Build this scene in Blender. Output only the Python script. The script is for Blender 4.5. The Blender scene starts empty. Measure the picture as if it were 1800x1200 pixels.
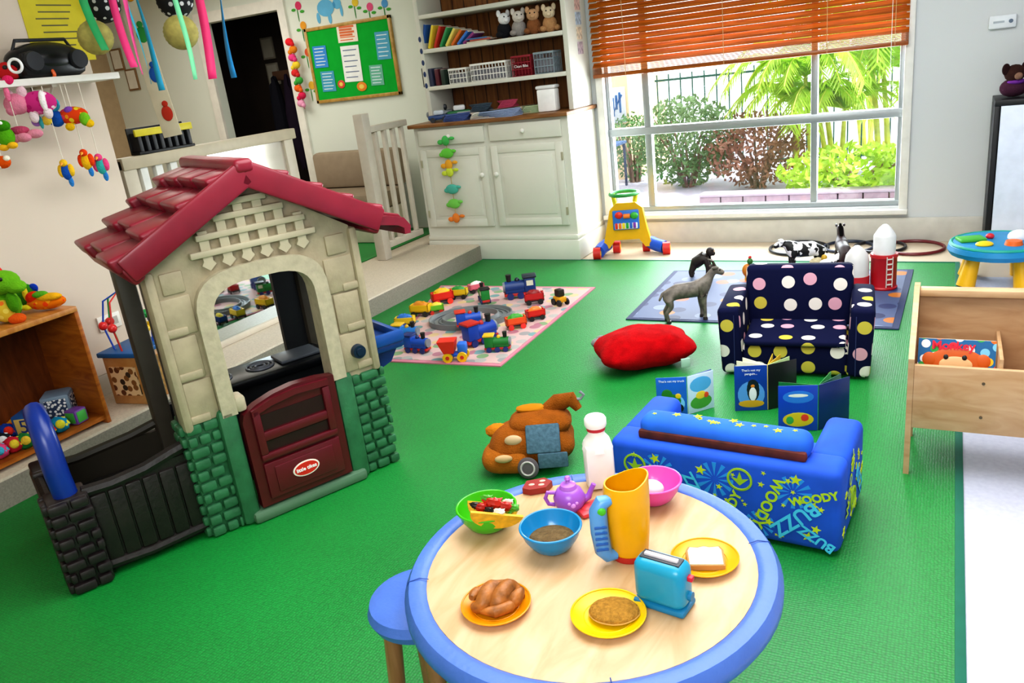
import bpy,bmesh,math,random
from mathutils import Vector,Matrix,noise
random.seed(7)
SC=bpy.context.scene;C=SC.collection
rad=math.radians;pi=math.pi
SC.view_settings.view_transform='Standard'
try: SC.view_settings.look='Medium High Contrast'
except Exception: pass
# ------------------------------------------------ camera
F=1400.;TH=rad(19);RO=rad(7);AZ=rad(29.7);H=1.5
fw=Vector((-math.sin(AZ)*math.cos(TH),math.cos(AZ)*math.cos(TH),-math.sin(TH)))
r0=Vector((math.cos(AZ),math.sin(AZ),0));u0=r0.cross(fw)
RR=r0*math.cos(RO)-u0*math.sin(RO);UU=r0*math.sin(RO)+u0*math.cos(RO)
O=Vector((0,0,H))
cam=bpy.data.cameras.new('camera');co=bpy.data.objects.new('camera',cam);C.objects.link(co)
m=Matrix((RR,UU,-fw)).transposed().to_4x4();m.translation=O;co.matrix_world=m
cam.lens=28;cam.sensor_width=36;cam.clip_start=.05;SC.camera=co
def ray(px,py): return fw*F+RR*(px-900)+UU*(600-py)
def W(px,py,z=0.):
    d=ray(px,py);return O+d*((z-H)/d.z)
def WX(px,py,x):
    d=ray(px,py);return O+d*(x/d.x)
def WY(px,py,y):
    d=ray(px,py);return O+d*(y/d.y)
def SP(p): return (Vector(p)-O).dot(fw)/F      # metres per photo pixel at a point
# ------------------------------------------------ materials
def lin(h):
    v=[int(h[i:i+2],16)/255 for i in (0,2,4)]
    return tuple(c/12.92 if c<=.04045 else ((c+.055)/1.055)**2.4 for c in v)+(1,)
MC={}
def base(name,rough,metal=0):
    m=bpy.data.materials.new(name);m.use_nodes=True;n=m.node_tree.nodes;b=n['Principled BSDF']
    b.inputs['Roughness'].default_value=rough;b.inputs['Metallic'].default_value=metal
    return m,n,m.node_tree.links,b
def addbump(n,l,b,co_,scale,strength,dist=.01,kind='n'):
    t=n.new('ShaderNodeTexNoise' if kind=='n' else 'ShaderNodeTexVoronoi');t.inputs['Scale'].default_value=scale
    l.new(co_,t.inputs['Vector']);bp=n.new('ShaderNodeBump');bp.inputs['Strength'].default_value=strength;bp.inputs['Distance'].default_value=dist
    l.new(t.outputs[0],bp.inputs['Height']);l.new(bp.outputs[0],b.inputs['Normal'])
def M(col,rough=.45,var=.06,vs=12,bump=0,bs=60,metal=0,emit=0,sheen=0):
    k=(col,rough,var,vs,bump,bs,metal,emit,sheen)
    if k in MC: return MC[k]
    m,n,l,b=base('mat_'+col,rough,metal)
    tc=n.new('ShaderNodeTexCoord');t=n.new('ShaderNodeTexNoise');t.inputs['Scale'].default_value=vs;t.inputs['Detail'].default_value=3
    l.new(tc.outputs['Object'],t.inputs['Vector'])
    r=n.new('ShaderNodeValToRGB');c=lin(col)
    r.color_ramp.elements[0].position=.3;r.color_ramp.elements[1].position=.7
    r.color_ramp.elements[0].color=tuple(x*(1-var) for x in c[:3])+(1,);r.color_ramp.elements[1].color=tuple(min(1,x*(1+var)) for x in c[:3])+(1,)
    l.new(t.outputs[0],r.inputs[0]);l.new(r.outputs[0],b.inputs['Base Color'])
    if rough>=.85: b.inputs['Specular IOR Level'].default_value=.08
    if bump: addbump(n,l,b,tc.outputs['Object'],bs,bump)
    if emit: l.new(r.outputs[0],b.inputs['Emission Color']);b.inputs['Emission Strength'].default_value=emit
    if sheen:
        b.inputs['Sheen Weight'].default_value=sheen;b.inputs['Sheen Tint'].default_value=tuple(min(1,x*1.5+.05) for x in c[:3])+(1,)
    MC[k]=m;return m
def wood(c1,c2,sc=(1,12,12),s=3,rough=.4,key=''):
    k=('w',c1,c2,sc,s,rough)
    if k in MC: return MC[k]
    m,n,l,b=base('wood_'+c1,rough)
    tc=n.new('ShaderNodeTexCoord');mp=n.new('ShaderNodeMapping');mp.inputs['Scale'].default_value=sc
    t=n.new('ShaderNodeTexNoise');t.inputs['Scale'].default_value=s;t.inputs['Detail'].default_value=6;t.inputs['Distortion'].default_value=1.2
    l.new(tc.outputs['Object'],mp.inputs[0]);l.new(mp.outputs[0],t.inputs['Vector'])
    r=n.new('ShaderNodeValToRGB');r.color_ramp.elements[0].position=.3;r.color_ramp.elements[1].position=.68
    r.color_ramp.elements[0].color=lin(c1);r.color_ramp.elements[1].color=lin(c2)
    l.new(t.outputs[0],r.inputs[0]);l.new(r.outputs[0],b.inputs['Base Color']);MC[k]=m;return m
def dots(bg,cols,scale,thr,rnd=.8,rough=.7,uv=True,name='dots',bump=0):
    m,n,l,b=base(name,rough)
    if rough>=.85: b.inputs['Specular IOR Level'].default_value=.15
    tc=n.new('ShaderNodeTexCoord');v=n.new('ShaderNodeTexVoronoi');v.voronoi_dimensions='2D' if uv else '3D'
    v.inputs['Scale'].default_value=scale;v.inputs['Randomness'].default_value=rnd
    l.new(tc.outputs['UV' if uv else 'Object'],v.inputs['Vector'])
    lt=n.new('ShaderNodeMath');lt.operation='LESS_THAN';lt.inputs[1].default_value=thr;l.new(v.outputs['Distance'],lt.inputs[0])
    sp=n.new('ShaderNodeSeparateColor');l.new(v.outputs['Color'],sp.inputs[0])
    r=n.new('ShaderNodeValToRGB');r.color_ramp.interpolation='CONSTANT'
    e=r.color_ramp.elements
    e[0].color=lin(cols[0]);e[0].position=0;e[1].position=1./len(cols);e[1].color=lin(cols[1%len(cols)])
    for i in range(2,len(cols)):
        x=e.new(i/len(cols));x.color=lin(cols[i])
    l.new(sp.outputs[0],r.inputs[0])
    mx=n.new('ShaderNodeMix');mx.data_type='RGBA';mx.inputs[6].default_value=lin(bg)
    l.new(lt.outputs[0],mx.inputs[0]);l.new(r.outputs[0],mx.inputs[7]);l.new(mx.outputs[2],b.inputs['Base Color'])
    if bump: addbump(n,l,b,tc.outputs['Object'],bump,.4)
    return m
# ------------------------------------------------ mesh builder
class MB:
    def __init__(s): s.bm=bmesh.new()
    def box(s,x0,x1,y0,y1,z0,z1,bev=0,Mx=None,mi=0,seg=2):
        b=bmesh.new();bmesh.ops.create_cube(b,size=1)
        for v in b.verts: v.co=Vector(((x0+x1)/2+v.co.x*(x1-x0),(y0+y1)/2+v.co.y*(y1-y0),(z0+z1)/2+v.co.z*(z1-z0)))
        if bev: bmesh.ops.bevel(b,geom=b.edges[:],offset=min(bev,.45*min(abs(x1-x0),abs(y1-y0),abs(z1-z0))),segments=seg,affect='EDGES',profile=.5)
        s._merge(b,Mx,mi);return s
    def _merge(s,b,Mx,mi):
        mp={}
        for v in b.verts: mp[v]=s.bm.verts.new(Mx@v.co if Mx is not None else v.co)
        for f in b.faces:
            try:
                nf=s.bm.faces.new([mp[v] for v in f.verts]);nf.material_index=mi
            except ValueError: pass
        b.free()
    def cyl(s,p0,p1,r0,r1=None,n=16,mi=0,Mx=None):
        p0=Vector(p0);p1=Vector(p1);r1=r0 if r1 is None else r1
        b=bmesh.new();d=p1-p0
        bmesh.ops.create_cone(b,cap_ends=True,segments=n,radius1=r0,radius2=max(r1,1e-5),depth=d.length)
        T=Matrix.Translation((p0+p1)/2)@d.to_track_quat('Z','Y').to_matrix().to_4x4()
        s._merge(b,(Mx@T) if Mx is not None else T,mi);return s
    def ell(s,c,r,n=14,Mx=None,mi=0,ns=0,nf=4):
        b=bmesh.new();bmesh.ops.create_uvsphere(b,u_segments=n,v_segments=max(6,n*2//3),radius=1)
        for v in b.verts:
            k=1+(ns*noise.noise(v.co*nf+Vector(c)*3.1) if ns else 0)
            v.co=Vector((c[0]+v.co.x*r[0]*k,c[1]+v.co.y*r[1]*k,c[2]+v.co.z*r[2]*k))
        s._merge(b,Mx,mi);return s
    def lathe(s,prof,n=32,c=(0,0,0),Mx=None,mi=0,sx=1,sy=1):
        b=bmesh.new();rings=[]
        for r,z in prof:
            rings.append([b.verts.new((c[0]+r*sx*math.cos(2*pi*i/n),c[1]+r*sy*math.sin(2*pi*i/n),c[2]+z)) for i in range(n)] if r>1e-6 else [b.verts.new((c[0],c[1],c[2]+z))])
        for a,d in zip(rings,rings[1:]):
            for i in range(n):
                j=(i+1)%n
                if len(a)==1 and len(d)==1: continue
                if len(a)==1: b.faces.new([a[0],d[j],d[i]])
                elif len(d)==1: b.faces.new([a[i],a[j],d[0]])
                else: b.faces.new([a[i],a[j],d[j],d[i]])
        s._merge(b,Mx,mi);return s
    def tube(s,pts,r,n=8,closed=False,mi=0,Mx=None,flat=1):
        pts=[Vector(p) for p in pts];N=len(pts);rs=r if isinstance(r,(list,tuple)) else [r]*N
        b=bmesh.new();rings=[];pn=None
        for i,p in enumerate(pts):
            a=pts[(i-1)%N] if (closed or i>0) else p;c=pts[(i+1)%N] if (closed or i<N-1) else p
            t=(c-a).normalized()
            if pn is None:
                pn=t.orthogonal().normalized()
                if abs(t.z)<.9: pn=(Vector((0,0,1))-t*t.z).normalized()
            pn=(pn-t*pn.dot(t)).normalized();bn=t.cross(pn)
            rings.append([b.verts.new(p+(pn*math.cos(2*pi*k/n)+bn*math.sin(2*pi*k/n)*flat)*rs[i]) for k in range(n)])
        for i in range(N if closed else N-1):
            a=rings[i];d=rings[(i+1)%N]
            for k in range(n): b.faces.new([a[k],a[(k+1)%n],d[(k+1)%n],d[k]])
        if not closed: b.faces.new(rings[0]);b.faces.new(rings[-1])
        s._merge(b,Mx,mi);return s
    def ring(s,c,Rr,r,axis='z',n=28,m_=8,mi=0,sy=1,Mx=None):
        P=[]
        for i in range(n):
            a=2*pi*i/n;u=Rr*math.cos(a);v=Rr*sy*math.sin(a)
            P.append({'z':(c[0]+u,c[1]+v,c[2]),'y':(c[0]+u,c[1],c[2]+v),'x':(c[0],c[1]+u,c[2]+v)}[axis])
        return s.tube(P,r,m_,True,mi,Mx)
    def pxz(s,pts,y0,y1,Mx=None,mi=0):
        b=bmesh.new();A=[b.verts.new((p[0],y0,p[1])) for p in pts];D=[b.verts.new((p[0],y1,p[1])) for p in pts]
        b.faces.new(A);b.faces.new(D[::-1])
        for i in range(len(pts)):
            j=(i+1)%len(pts);b.faces.new([A[i],A[j],D[j],D[i]])
        s._merge(b,Mx,mi);return s
    def strip(s,A,B,y0,y1):
        """wall piece between two polylines A and B (x,z), from depth y0 to y1, all quads"""
        b=bmesh.new();n=len(A)
        a0=[b.verts.new((p[0],y0,p[1])) for p in A];a1=[b.verts.new((p[0],y1,p[1])) for p in A]
        c0=[b.verts.new((p[0],y0,p[1])) for p in B];c1=[b.verts.new((p[0],y1,p[1])) for p in B]
        for i in range(n-1):
            b.faces.new([a0[i],a0[i+1],c0[i+1],c0[i]]);b.faces.new([a1[i+1],a1[i],c1[i],c1[i+1]])
            b.faces.new([a0[i+1],a0[i],a1[i],a1[i+1]]);b.faces.new([c0[i],c0[i+1],c1[i+1],c1[i]])
        b.faces.new([a0[0],c0[0],c1[0],a1[0]]);b.faces.new([c0[-1],a0[-1],a1[-1],c1[-1]])
        s._merge(b,None,0);return s
    def pxy(s,pts,z0,z1,Mx=None,mi=0):
        b=bmesh.new();A=[b.verts.new((p[0],p[1],z0)) for p in pts];D=[b.verts.new((p[0],p[1],z1)) for p in pts]
        b.faces.new(A);b.faces.new(D[::-1])
        for i in range(len(pts)):
            j=(i+1)%len(pts);b.faces.new([A[i],A[j],D[j],D[i]])
        s._merge(b,Mx,mi);return s
    def face(s,pts,mi=0):
        f=s.bm.faces.new([s.bm.verts.new(p) for p in pts]);f.material_index=mi;return s
    def build(s,name,mat,parent=None,scale=1,ang=38,smooth=True,recalc=True):
        bm=s.bm
        if scale!=1:
            for v in bm.verts: v.co*=scale
        if recalc: bmesh.ops.recalc_face_normals(bm,faces=bm.faces[:])
        ng=[f for f in bm.faces if len(f.verts)>4]
        if ng: bmesh.ops.triangulate(bm,faces=ng,ngon_method='EAR_CLIP')
        uvl=bm.loops.layers.uv.new('UVMap')
        for f in bm.faces:
            f.smooth=smooth;nn=f.normal;ax=max(range(3),key=lambda i:abs(nn[i]))
            for lp in f.loops:
                c=lp.vert.co;lp[uvl].uv=((c.y+.37,c.z+.11),(c.x,c.z),(c.x+.21,c.y+.53))[ax]
        for e in bm.edges:
            if len(e.link_faces)==2 and e.calc_face_angle(0)>rad(ang): e.smooth=False
        me=bpy.data.meshes.new(name);bm.to_mesh(me);bm.free()
        for x in (mat if isinstance(mat,(list,tuple)) else [mat]): me.materials.append(x)
        o=bpy.data.objects.new(name,me);C.objects.link(o)
        if parent: o.parent=parent
        return o
def tag(o,label,cat,group=None):
    o['label']=label;o['category']=cat
    if group:o['group']=group
    return o
def struct(o): o['kind']='structure';return o
def thing(name,label,cat,loc=(0,0,0),rot=0,group=None):
    o=bpy.data.objects.new(name,None);C.objects.link(o);o.location=loc;o.rotation_euler=(0,0,rad(rot));o.empty_display_size=.05
    return tag(o,label,cat,group)
def prims(mb,pr):
    for p in pr:
        k=p[0]
        if k=='e': mb.ell(p[1:4],p[4:7])
        elif k=='n': mb.ell(p[1:4],p[4:7],20,ns=.22,nf=5)
        elif k=='b': mb.box(*p[1:7],bev=p[7] if len(p)>7 else 0)
        elif k=='c': mb.cyl(p[1],p[2],p[3],p[4] if len(p)>4 else None)
        elif k=='t': mb.tube(p[1],p[2],12)
        elif k=='r': mb.ring(p[1],p[2],p[3],p[4] if len(p)>4 else 'z')
        elif k=='x': mb.pxz(p[1],p[2],p[3])
        elif k=='y': mb.pxy(p[1],p[2],p[3])
        elif k=='l': mb.lathe(p[1],24,p[2] if len(p)>2 else (0,0,0))
    return mb
def mm(c,**k): return M(c,**k) if isinstance(c,str) else c
def toy(name,label,cat,loc,parts,rot=0,group=None,s=None,k=1.):
    """parts in photo-pixel units at the toy's distance: x to the right, y away, z up"""
    s=s or SP(loc)*k
    t=thing(name,label,cat,loc,29.7+rot,group)
    for p in parts:
        q=prims(MB(),p[2]).build(p[0],mm(p[1]),t,s)
        for g in (p[3] if len(p)>3 else []): prims(MB(),g[2]).build(g[0],mm(g[1]),q,s)
    return t
def text(body,size,mat,parent,Mx,name='lettering',ext=.0006,shear=0,bold=0):
    cu=bpy.data.curves.new(name,'FONT');cu.body=body;cu.size=size;cu.extrude=ext;cu.align_x='CENTER';cu.align_y='CENTER';cu.shear=shear;cu.resolution_u=3;cu.offset=bold
    o=bpy.data.objects.new(name,cu);C.objects.link(o)
    dg=bpy.context.evaluated_depsgraph_get();me=bpy.data.meshes.new_from_object(o.evaluated_get(dg))
    bpy.data.objects.remove(o);me.materials.clear();me.materials.append(mat);me.transform(Mx)
    q=bpy.data.objects.new(name,me);C.objects.link(q)
    if parent: q.parent=parent
    return q
def FR(loc,xdir,updir):
    x=Vector(xdir).normalized();y=Vector(updir).normalized();z=x.cross(y)
    m_=Matrix((x,y,z)).transposed().to_4x4();m_.translation=Vector(loc);return m_
def skin(name,mat,parent,verts,edges,radii,s=1,sub=1):
    me=bpy.data.meshes.new('k');me.from_pydata([Vector(v)*s for v in verts],edges,[]);o=bpy.data.objects.new('k',me);C.objects.link(o)
    mo=o.modifiers.new('s','SKIN')
    for i,r in enumerate(radii):
        sv=me.skin_vertices[0].data[i];rr=r if isinstance(r,tuple) else (r,r);sv.radius=(rr[0]*s,rr[1]*s)
    me.skin_vertices[0].data[0].use_root=True
    sb=o.modifiers.new('b','SUBSURF');sb.levels=sub+1;sb.render_levels=sub+1
    dg=bpy.context.evaluated_depsgraph_get();m2=bpy.data.meshes.new_from_object(o.evaluated_get(dg));bpy.data.objects.remove(o)
    m2.materials.clear();m2.materials.append(mat)
    for p in m2.polygons:p.use_smooth=True
    q=bpy.data.objects.new(name,m2);C.objects.link(q);q.parent=parent;return q
# ------------------------------------------------ setting
GY=5.62;WYY=6.2;BW=6.3;XS=-3.39;XW=-3.8
m_,n,l,b=base('floor',.3)
tc=n.new('ShaderNodeTexCoord');sx=n.new('ShaderNodeSeparateXYZ');l.new(tc.outputs['Object'],sx.inputs[0])
gt=n.new('ShaderNodeMath');gt.operation='GREATER_THAN';gt.inputs[1].default_value=5.3;l.new(sx.outputs[1],gt.inputs[0])
t=n.new('ShaderNodeTexNoise');t.inputs['Scale'].default_value=60;l.new(tc.outputs['Object'],t.inputs['Vector'])
ra=n.new('ShaderNodeValToRGB');ra.color_ramp.elements[0].position=.3;ra.color_ramp.elements[1].position=.7;ra.color_ramp.elements[0].color=lin('bdbfd2');ra.color_ramp.elements[1].color=lin('c8cadb');l.new(t.outputs[0],ra.inputs[0])
mx=n.new('ShaderNodeMix');mx.data_type='RGBA';l.new(gt.outputs[0],mx.inputs[0]);l.new(ra.outputs[0],mx.inputs[6]);mx.inputs[7].default_value=lin('cdbca4');l.new(mx.outputs[2],b.inputs['Base Color'])
floor_m=m_
struct(MB().box(-8.5,2.6,-1.2,6.5,-.1,-.004).build('floor',floor_m))
m_,n,l,b=base('carpet',.5);b.inputs['Specular IOR Level'].default_value=.7
tc=n.new('ShaderNodeTexCoord')
t=n.new('ShaderNodeTexNoise');t.inputs['Scale'].default_value=1.2;t.inputs['Detail'].default_value=5;l.new(tc.outputs['Object'],t.inputs['Vector'])
ra=n.new('ShaderNodeValToRGB');ra.color_ramp.elements[0].position=.3;ra.color_ramp.elements[1].position=.7;ra.color_ramp.elements[0].color=lin('03802e');ra.color_ramp.elements[1].color=lin('06923a');l.new(t.outputs[0],ra.inputs[0])
v=n.new('ShaderNodeTexVoronoi');v.inputs['Scale'].default_value=110;v.inputs['Randomness'].default_value=.35;l.new(tc.outputs['Object'],v.inputs['Vector'])
r2=n.new('ShaderNodeValToRGB');r2.color_ramp.elements[0].color=(1.15,1.15,1.15,1);r2.color_ramp.elements[1].color=(.55,.55,.55,1);r2.color_ramp.elements[1].position=.75;l.new(v.outputs['Distance'],r2.inputs[0])
mx=n.new('ShaderNodeMix');mx.data_type='RGBA';mx.blend_type='MULTIPLY';mx.inputs[0].default_value=1;l.new(ra.outputs[0],mx.inputs[6]);l.new(r2.outputs[0],mx.inputs[7]);l.new(mx.outputs[2],b.inputs['Base Color'])
bp=n.new('ShaderNodeBump');bp.inputs['Strength'].default_value=.4;bp.inputs['Distance'].default_value=.003;bp.invert=True;l.new(v.outputs['Distance'],bp.inputs['Height']);l.new(bp.outputs[0],b.inputs['Normal'])
carpet_m=m_
cp=thing('carpet','large bright green looped carpet covering the play area floor','carpet',(0,0,0))
MB().box(XS+.005,.085,-1,GY-.02,-.004,0).build('pile',carpet_m,cp)
MB().box(.085,.11,-1,GY,-.004,.003,.001).box(XS+.005,.085,GY-.02,GY,-.004,.003,.001).build('bound_edge',M('106650',rough=.8),cp)
plat=MB();plat.box(-8.4,XS,-1.1,5.6,-.02,.13,.006).box(-8.4,-3.93,5.6,BW,-.02,.13)
struct(plat.build('floor_platform',M('cabdaa',rough=.5,var=.1,vs=90)))
struct(MB().box(XS,XS+.004,-1,5.6,-.003,.118).build('trim_1',M('8c8478',rough=.8,var=.15,vs=120)))
walltan=M('d4c4b4',rough=.6,var=.03,vs=1.5)
white=M('f0f0ec',rough=.4,var=.02)
wx0,wx1,wz0,wz1=-2.42,-.28,.25,2.15
ww=MB();ww.box(-3.95,wx0,WYY,WYY+.15,0,2.6).box(wx1,2.4,WYY,WYY+.15,-.004,2.6).box(wx0,wx1,WYY,WYY+.15,-.004,wz0).box(wx0,wx1,WYY,WYY+.15,wz1,2.6)
struct(ww.build('wall_window',M('cccfd0',rough=.6,var=.02,vs=1.2)))
dx0,dx1=-6.72,-5.69
bw=MB();bw.box(-8.4,dx0,BW,BW+.1,.13,2.6).box(dx1,-3.95,BW,BW+.1,.13,2.6).box(dx0,dx1,BW,BW+.1,2.25,2.6)
struct(bw.build('wall_back',M('e2e7dc',rough=.6,var=.02,vs=1.2)))
struct(MB().box(dx0-.1,dx0,BW-.03,BW,.13,2.35).box(dx1,dx1+.09,BW-.03,BW,.13,2.35).box(dx0,dx1,BW-.03,BW,2.25,2.35).build('trim_2',M('ebe8df')))
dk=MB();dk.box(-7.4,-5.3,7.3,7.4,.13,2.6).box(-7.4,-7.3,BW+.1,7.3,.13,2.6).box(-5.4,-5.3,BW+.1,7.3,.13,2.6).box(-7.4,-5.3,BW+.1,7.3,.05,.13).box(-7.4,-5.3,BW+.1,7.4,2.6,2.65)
struct(dk.build('wall_dark_room',M('2a2019',rough=.7,var=.3,vs=3)))  # near-black colour paints the unlit room's darkness onto its walls
struct(MB().box(XW-.15,XW,-1.1,2.78,.13,2.6).build('wall_left',walltan))
struct(MB().box(XW,XW+.015,-1.1,2.78,.13,.24,.004).build('baseboard_left',M('a39783',rough=.5)))
struct(MB().box(-8.4,-8.3,-1,6.3,.13,2.6).build('wall_hall',M('b49c7c',rough=.6)))
struct(MB().box(-8.4,2.4,-1.1,6.35,2.6,2.68).build('ceiling',M('eeece6',rough=.7)))
struct(MB().box(2.4,2.5,-1.1,6.35,-.004,2.6).build('wall_right',M('d9dbdc',rough=.6)))
struct(MB().box(-8.4,2.5,-1.2,-1.1,-.004,2.6).build('wall_front',M('d8d0c2',rough=.6)))
struct(MB().box(-2.5,2.3,WYY-.02,WYY,-.004,.17,.004).build('baseboard_back',M('c8c5bc',rough=.4)))
struct(MB().box(-2.49,wx1+.06,WYY-.06,WYY,.2,.235,.006).box(wx1,wx1+.055,WYY-.03,WYY,.23,2.2,.004).box(wx0-.06,wx0,WYY-.03,WYY,.23,2.2,.004).build('trim_3',M('dedcd6',rough=.4)))
al=M('a4aaac',rough=.35,metal=.5,var=.03)
wf=MB();y0,y1=WYY+.03,WYY+.09
for x,w in ((wx0,.03),(-2.12,.055),(-.875,.045),(wx1-.03,.03)): wf.box(x,x+w,y0,y1,wz0,wz1,.004)
for z,w in ((wz0,.04),(.86,.06),(wz1-.03,.03)): wf.box(wx0,wx1,y0-.01,y1+.01,z,z+w,.004)
wo=struct(wf.build('window_1',al))
m_,n,l,b=base('glass',.02);gl=n.new('ShaderNodeBsdfGlossy');gl.inputs['Roughness'].default_value=.03;tr=n.new('ShaderNodeBsdfTransparent');ms=n.new('ShaderNodeMixShader');ms.inputs[0].default_value=.04
l.new(tr.outputs[0],ms.inputs[1]);l.new(gl.outputs[0],ms.inputs[2]);l.new(ms.outputs[0],n['Material Output'].inputs[0]);glass=m_
MB().box(wx0,wx1,WYY+.06,WYY+.064,wz0,wz1).build('pane',glass,wo)
# blind
slat=wood('7a3a08','c06a14',(1,20,20),3,.3);blind=thing('venetian_blind','orange wooden slatted venetian blind half raised over the garden window','blind',(-1.36,WYY-.04,1.34))
sb=MB()
for i in range(18):
    z=.085+i*.043
    sb.box(-1.12,1.10,-.027,.027,-.0015,.0015,Mx=Matrix.Translation((0,0,z))@Matrix.Rotation(rad(44+((i*37)%7)),4,'X'))
sb.build('slats',slat,blind)
st=MB()
for i in range(6): st.box(-1.12,1.10,-.027,.027,.018+i*.0085,.0225+i*.0085)
st.build('stacked_slats',slat,blind)
MB().box(-1.12,1.10,-.03,.03,-.015,.015,.005).build('bottom_rail',wood('7a3a08','a85a12',(1,20,20),3,.3),blind)
MB().box(-1.14,1.12,-.04,.035,.84,.93,.005).build('valance',wood('7a3a08','a85a12',(1,20,20),3,.3),blind)
for x in (-.85,-.1,.6,1.02): MB().cyl((x,-.03,-.01),(x,-.03,.86),.0025,n=6).build('ladder_cord',M('c9a070'),blind)
MB().cyl((1.0,-.045,.86),(1.0,-.045,-.25),.002,n=6).ell((1.0,-.045,-.27),(.008,.008,.02)).build('pull_cord',white,blind)
# ------------------------------------------------ outdoors
yard=MB();yard.box(-9,6,6.36,16,-.3,-.02);struct(yard.build('ground',M('c4c0d0',rough=.8,var=.12,vs=3)))
bd=thing('neighbouring_building','cream rendered building with white trim beyond the window','building',(-5.2,9.6,-.02))
MB().box(-2.6,1.75,0,1.5,0,1.5).build('wall',M('eed6ac',rough=.8,var=.04),bd)
MB().box(-2.7,1.8,-.08,1.6,1.5,1.62,.01).build('fascia',M('f5efe0'),bd)
MB().box(.55,1.3,-.02,.01,1.0,1.42,.004).build('window_panel',M('b99c7c',rough=.4),bd)
sg=thing('wall_sign','white sign with blue painted lettering on the cream building outside','sign',(-3.72,9.57,.68))
MB().box(-.24,.24,0,.02,0,.42,.004).build('board',M('c9ced5'),sg)
sq=MB()
for i in range(9): sq.box(-.2+.045*i,-.172+.045*i,-.004,0,.08+.04*((i*5)%3),.3+.03*((i*7)%3),.002)
sq.tube([(-.2,-.003,.1),(-.05,-.003,.35),(.08,-.003,.12),(.2,-.003,.33)],.012,6)
sq.build('lettering',M('1f5f98'),sg)
ot=thing('outdoor_table','small dark blue metal framed table on the patio outside','table',tuple(W(1072,332,-.02)[:2])+(-.02,))
for a,c in ((-.14,-.1),(.14,-.1),(-.14,.2),(.14,.2)): MB().box(a-.012,a+.012,c-.012,c+.012,0,.5).build('leg',M('142c56'),ot)
MB().box(-.17,.17,-.12,.22,.5,.53,.004).build('tabletop',M('3f5f8e'),ot)
pf=thing('pool_fence','dark green vertical bar metal pool fence beyond the patio','fence',(-3.2,9.9,-.02))
MB().box(0,5.2,-.012,.012,1.12,1.145).build('rail',M('2c6050'),pf);MB().box(0,5.2,-.012,.012,.1,.125).build('rail',M('2c6050'),pf)
fb=MB()
for i in range(36): fb.box(.02+i*.145,.034+i*.145,-.007,.007,0,1.2)
fb.build('bars',M('2c6050'),pf)
pw=thing('garden_bed_edging','pale brick edging round the garden bed outside','edging',(-1.5,7.75,-.02))
eb=MB()
for i in range(12): eb.box(-.6+i*.21,-.4+i*.21,-.08,.08,0,.10,.01)
eb.build('bricks',M('b4a0a8',rough=.8,var=.15),pw);MB().box(-.6,1.92,-.09,.09,.10,.13,.01).build('capping',M('c4b6be',rough=.8),pw)
def leafmat(c,tr=.5):
    k=('lf',c)
    if k in MC: return MC[k]
    m,n,l,b=base('leaf_'+c,.5);tn=n.new('ShaderNodeBsdfTranslucent');tn.inputs[0].default_value=lin(c);ms=n.new('ShaderNodeMixShader');ms.inputs[0].default_value=tr
    tc=n.new('ShaderNodeTexCoord');t=n.new('ShaderNodeTexNoise');t.inputs['Scale'].default_value=5;l.new(tc.outputs['Object'],t.inputs['Vector'])
    r=n.new('ShaderNodeValToRGB');cc=lin(c);r.color_ramp.elements[0].position=.35;r.color_ramp.elements[1].position=.65;r.color_ramp.elements[0].color=tuple(x*.6 for x in cc[:3])+(1,);r.color_ramp.elements[1].color=tuple(min(1,x*1.3) for x in cc[:3])+(1,)
    l.new(t.outputs[0],r.inputs[0]);l.new(r.outputs[0],b.inputs['Base Color'])
    l.new(b.outputs[0],ms.inputs[1]);l.new(tn.outputs[0],ms.inputs[2]);l.new(ms.outputs[0],n['Material Output'].inputs[0]);MC[k]=m;return m
def bush(label,cx,cy,rx,rz,col,nl,sz,cat='shrub'):
    t=thing('garden_shrub',label,cat,(cx,cy,-.02));mb=MB()
    for i in range(nl):
        while 1:
            p=Vector([random.uniform(-1,1) for _ in range(3)])
            if .45<p.length<1: break
        p=Vector((p.x*rx,p.y*rx*.6,rz+p.z*rz));a=Vector([random.gauss(0,1) for _ in range(3)]).normalized()*sz;bb=a.orthogonal().normalized()*sz*.45
        mb.face([p-a,p+bb,p+a,p-bb])
    mb.build('foliage',leafmat(col,.4),t,smooth=False,recalc=False)
    st=MB()
    for i in range(7):
        a=i*.9;st.tube([(0.05*math.cos(a),.05*math.sin(a),0),(rx*.3*math.cos(a),rx*.2*math.sin(a),rz*.8),(rx*.7*math.cos(a),rx*.4*math.sin(a),rz*1.5)],[.02,.014,.006],6)
    st.build('stems',M('8a7060',rough=.8),t)
bush('dusky green and brown rounded shrub behind the patio fence',-2.55,8.9,.62,.50,'7c9a68',2300,.035)
bush('brown leaved low shrub between the dusky shrub and the palms',-1.75,8.7,.55,.40,'b08470',1400,.035)
bush('dark olive hedge shrub left of the bamboo clump',-3.35,9.4,.3,.42,'5c8c50',700,.03)
bush('pale green low shrub under the palms at the right of the window',-.75,8.1,.7,.24,'b8dc50',1000,.05)
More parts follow.
